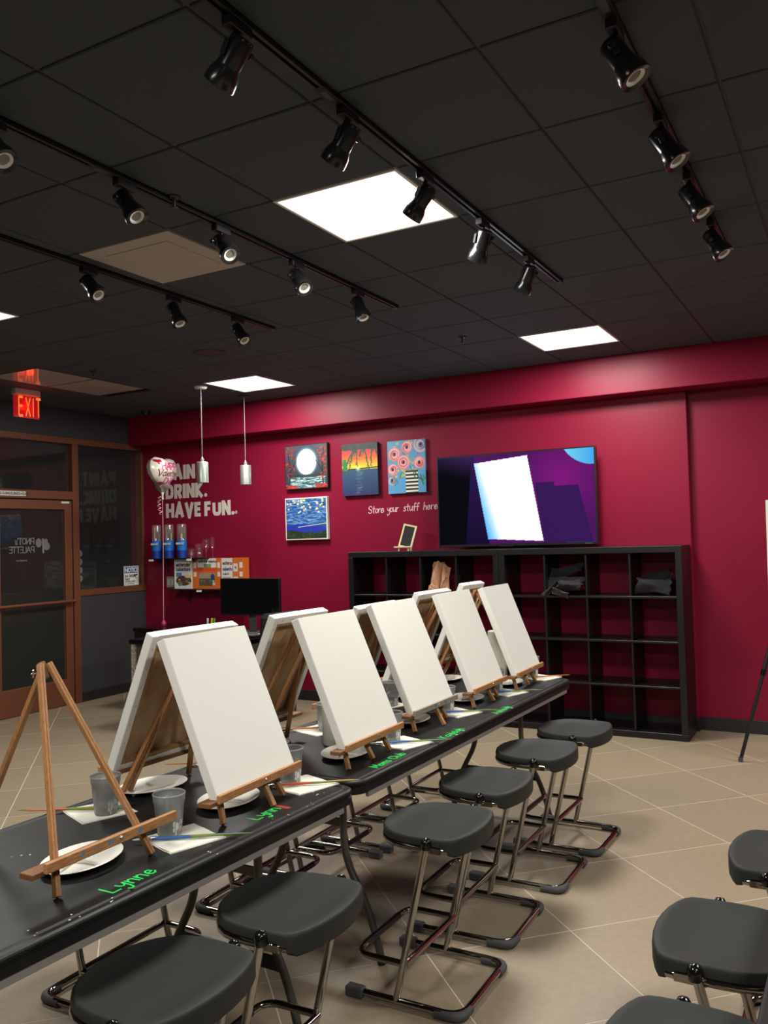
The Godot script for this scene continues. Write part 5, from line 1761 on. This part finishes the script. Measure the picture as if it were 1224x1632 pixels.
func corner_desk() -> void:
	var d := thing("reception_desk", "dark reception desk with black top and pale marbled end", "desk", Vector3(-5.74, 0, -5.58))
	part("desk_top", Geo.new().span(Vector3(0, .735, .0), Vector3(1.12, .775, -1.0), .003), M.gloss_black, d)
	part("front_panel", Geo.new().span(Vector3(.06, .0, -.03), Vector3(1.08, .735, -.06), .002), M.desk_brown, d)
	part("marbled_end", Geo.new().span(Vector3(.012, 0, -.012), Vector3(.055, .735, -.98), .002), M.marble_edge, d)
	part("far_end", Geo.new().span(Vector3(1.08, 0, -.03), Vector3(1.11, .735, -.98), .002), M.desk_brown, d)
	var rc := thing("low_cabinet", "low black cabinet behind the desk under the balloon", "cabinet", Vector3(-6.30, 0, -6.20))
	part("body", Geo.new().span(Vector3(0, 0, 0), Vector3(.52, .765, -.55), .003), M.black_plastic, rc)
	part("cabinet_top", Geo.new().span(Vector3(-.01, .765, .01), Vector3(.53, .80, -.56), .003), M.gloss_black, rc)
	part("door", Geo.new().span(Vector3(.02, .05, .002), Vector3(.50, .74, .014), .002), M.black_plastic, rc)
	var mo := thing("computer_monitor", "black computer monitor on the desk", "monitor", Vector3(-4.935, .775, -6.30), .02)
	part("bezel", Geo.new().span(Vector3(-.335, .165, -.02), Vector3(.335, .505, .012), .003), M.black_plastic, mo)
	part("screen", Geo.new().span(Vector3(-.327, .180, .0118), Vector3(.327, .498, .0128), 0.0), M.gloss_black, mo)
	part("stand", Geo.new().span(Vector3(-.035, .01, -.05), Vector3(.035, .25, -.022), .003), M.rubber_grey, mo)
	part("stand_foot", Geo.new().span(Vector3(-.13, 0, -.12), Vector3(.13, .012, .08), .003), M.rubber_grey, mo)
	var kb := thing("keyboard", "black keyboard on the desk before the monitor", "keyboard", Vector3(-4.86, .775, -6.06), -.05)
	part("base", Geo.new().span(Vector3(-.2, 0, -.07), Vector3(.2, .016, .07), .003), M.black_plastic, kb)
	for r in 4:
		part("key_row", Geo.new().span(Vector3(-.19, .016, -.06 + r * .031), Vector3(.19, .021, -.036 + r * .031), .002), M.rubber_grey, kb)
	var pc := thing("pen_cup", "black pen cup beside the monitor", "cup", Vector3(-4.985, .775, -5.80))
	part("cup_wall", Geo.new().lathe([Vector2(0, .002), Vector2(.038, 0), Vector2(.04, .1), Vector2(.036, .1), Vector2(.034, .01)], 20), M.black_plastic, pc)
	var pens := [["white capped pen in the desk pen cup", "pen", -.022, "white_plastic"], ["yellow highlighter in the desk pen cup", "pen", .008, "pen_yellow"], ["green marker in the desk pen cup", "pen", .026, "pen_green"]]
	for p: Array in pens:
		var t := thing("marker_pen", p[0], p[1], Vector3(-4.985 + p[2], .785, -5.80), 0.0, "pens in the desk cup")
		part("barrel", Geo.new().tube([Vector3(0, 0, 0), Vector3(p[2] * .5 + .004, .13, 0)], .007, 10), M[p[3]] if p[3] != "white_plastic" else M.black_plastic, t)
		part("cap", Geo.new().tube([Vector3(p[2] * .5 + .004, .125, 0), Vector3(p[2] * .6 + .008, .172, 0)], .0085, 10), M[p[3]], t)
	var np := thing("sticky_notes", "pale pad of notes on the desk edge", "notepad", Vector3(-4.72, .775, -6.20), .2)
	part("pad", Geo.new().span(Vector3(-.05, 0, -.04), Vector3(.05, .012, .04), .001), M.paper, np)
	# office chair
	var c := thing("office_chair", "black office chair between the desk and the tables", "chair", Vector3(-4.27, 0, -5.50), -.15)
	part("seat", Geo.new().span(Vector3(-.25, .44, -.24), Vector3(.25, .53, .24), .03), M.black_plastic, c)
	var bk := Geo.new().box(Vector3(.27, .79, 0), Vector3(.08, .54, .42), Basis(Vector3(0, 0, 1), -.12), .03)
	part("backrest", bk, M.black_plastic, c)
	part("back_support", Geo.new().bar(Vector3(.1, .44, 0), Vector3(.30, .68, 0), .06, .02, Vector3.UP), M.black_matte, c)
	for z: float in [.28, -.28]:
		var ar := Geo.new().span(Vector3(-.14, .74, z - .04), Vector3(.16, .78, z + .04), .012)
		ar.bar(Vector3(.02, .48, z * .9), Vector3(.0, .745, z), .04, .03, Vector3(1, 0, 0))
		part("armrest", ar, M.black_plastic, c)
	part("column", Geo.new().tube([Vector3(0, .10, 0), Vector3(0, .45, 0)], .028, 12), M.black_matte, c)
	for k in 5:
		var a := TAU * k / 5.0
		var leg := part("base_arm", Geo.new().bar(Vector3(0, .10, 0), Vector3(cos(a) * .29, .075, sin(a) * .29), .045, .03), M.black_matte, c)
		part("caster", Geo.new().tube([Vector3(cos(a) * .29, .03, sin(a) * .29 - .02), Vector3(cos(a) * .29, .03, sin(a) * .29 + .02)], .03, 12), M.black_plastic, leg)

func right_side() -> void:
	make_table("black folding table whose corner edge enters at the lower right", Vector3(.185, 0, -1.80), deg_to_rad(-.8), 2.366, .753, [.92, -.92])
	var t := thing("floor_easel", "tall black tripod floor easel by the niche wall, right edge", "easel", Vector3(-.30, 0, -6.6))
	var feet: Array = [Vector3(-.49, 0, .22), Vector3(.42, 0, .25), Vector3(0, 0, -.42)]
	for f: Vector3 in feet:
		var top := Vector3(f.x * .02, 1.82, -.03)
		var lg := part("leg", Geo.new().tube([f + Vector3(0, .012, 0), f.lerp(top, .34)], .0125, 12).tube([f.lerp(top, .33), f.lerp(top, .62)], .0155, 12).tube([f.lerp(top, .61), top], .018, 12), M.black_plastic, t)
		part("clamp", Geo.new().tube([f.lerp(top, .325), f.lerp(top, .345)], .0185, 12), M.gloss_black, lg)
		part("clamp", Geo.new().tube([f.lerp(top, .605), f.lerp(top, .625)], .021, 12), M.gloss_black, lg)
		part("rubber_foot", Geo.new().tube([f, f + Vector3(0, .03, 0)], .016, 10), M.rubber_grey, lg)
	part("hub", Geo.new().lathe([Vector2(0, 1.78), Vector2(.04, 1.785), Vector2(.045, 1.82), Vector2(.03, 1.87), Vector2(0, 1.875)], 16, Vector3(0, 0, -.03)), M.black_plastic, t)
	part("tray", Geo.new().span(Vector3(-.26, 1.0, .03), Vector3(.26, 1.02, .12), .003), M.black_plastic, t)
	var c := make_canvas(.61, .78)
	c.set_meta("label", "white canvas on the tall floor easel, a sliver at the right edge")
	c.remove_meta("group")
	c.basis = Basis(Vector3.UP, -PI / 2) * Basis(Vector3(0, 0, 1), .1)
	c.position = Vector3(-.275, 1.025, -6.49)
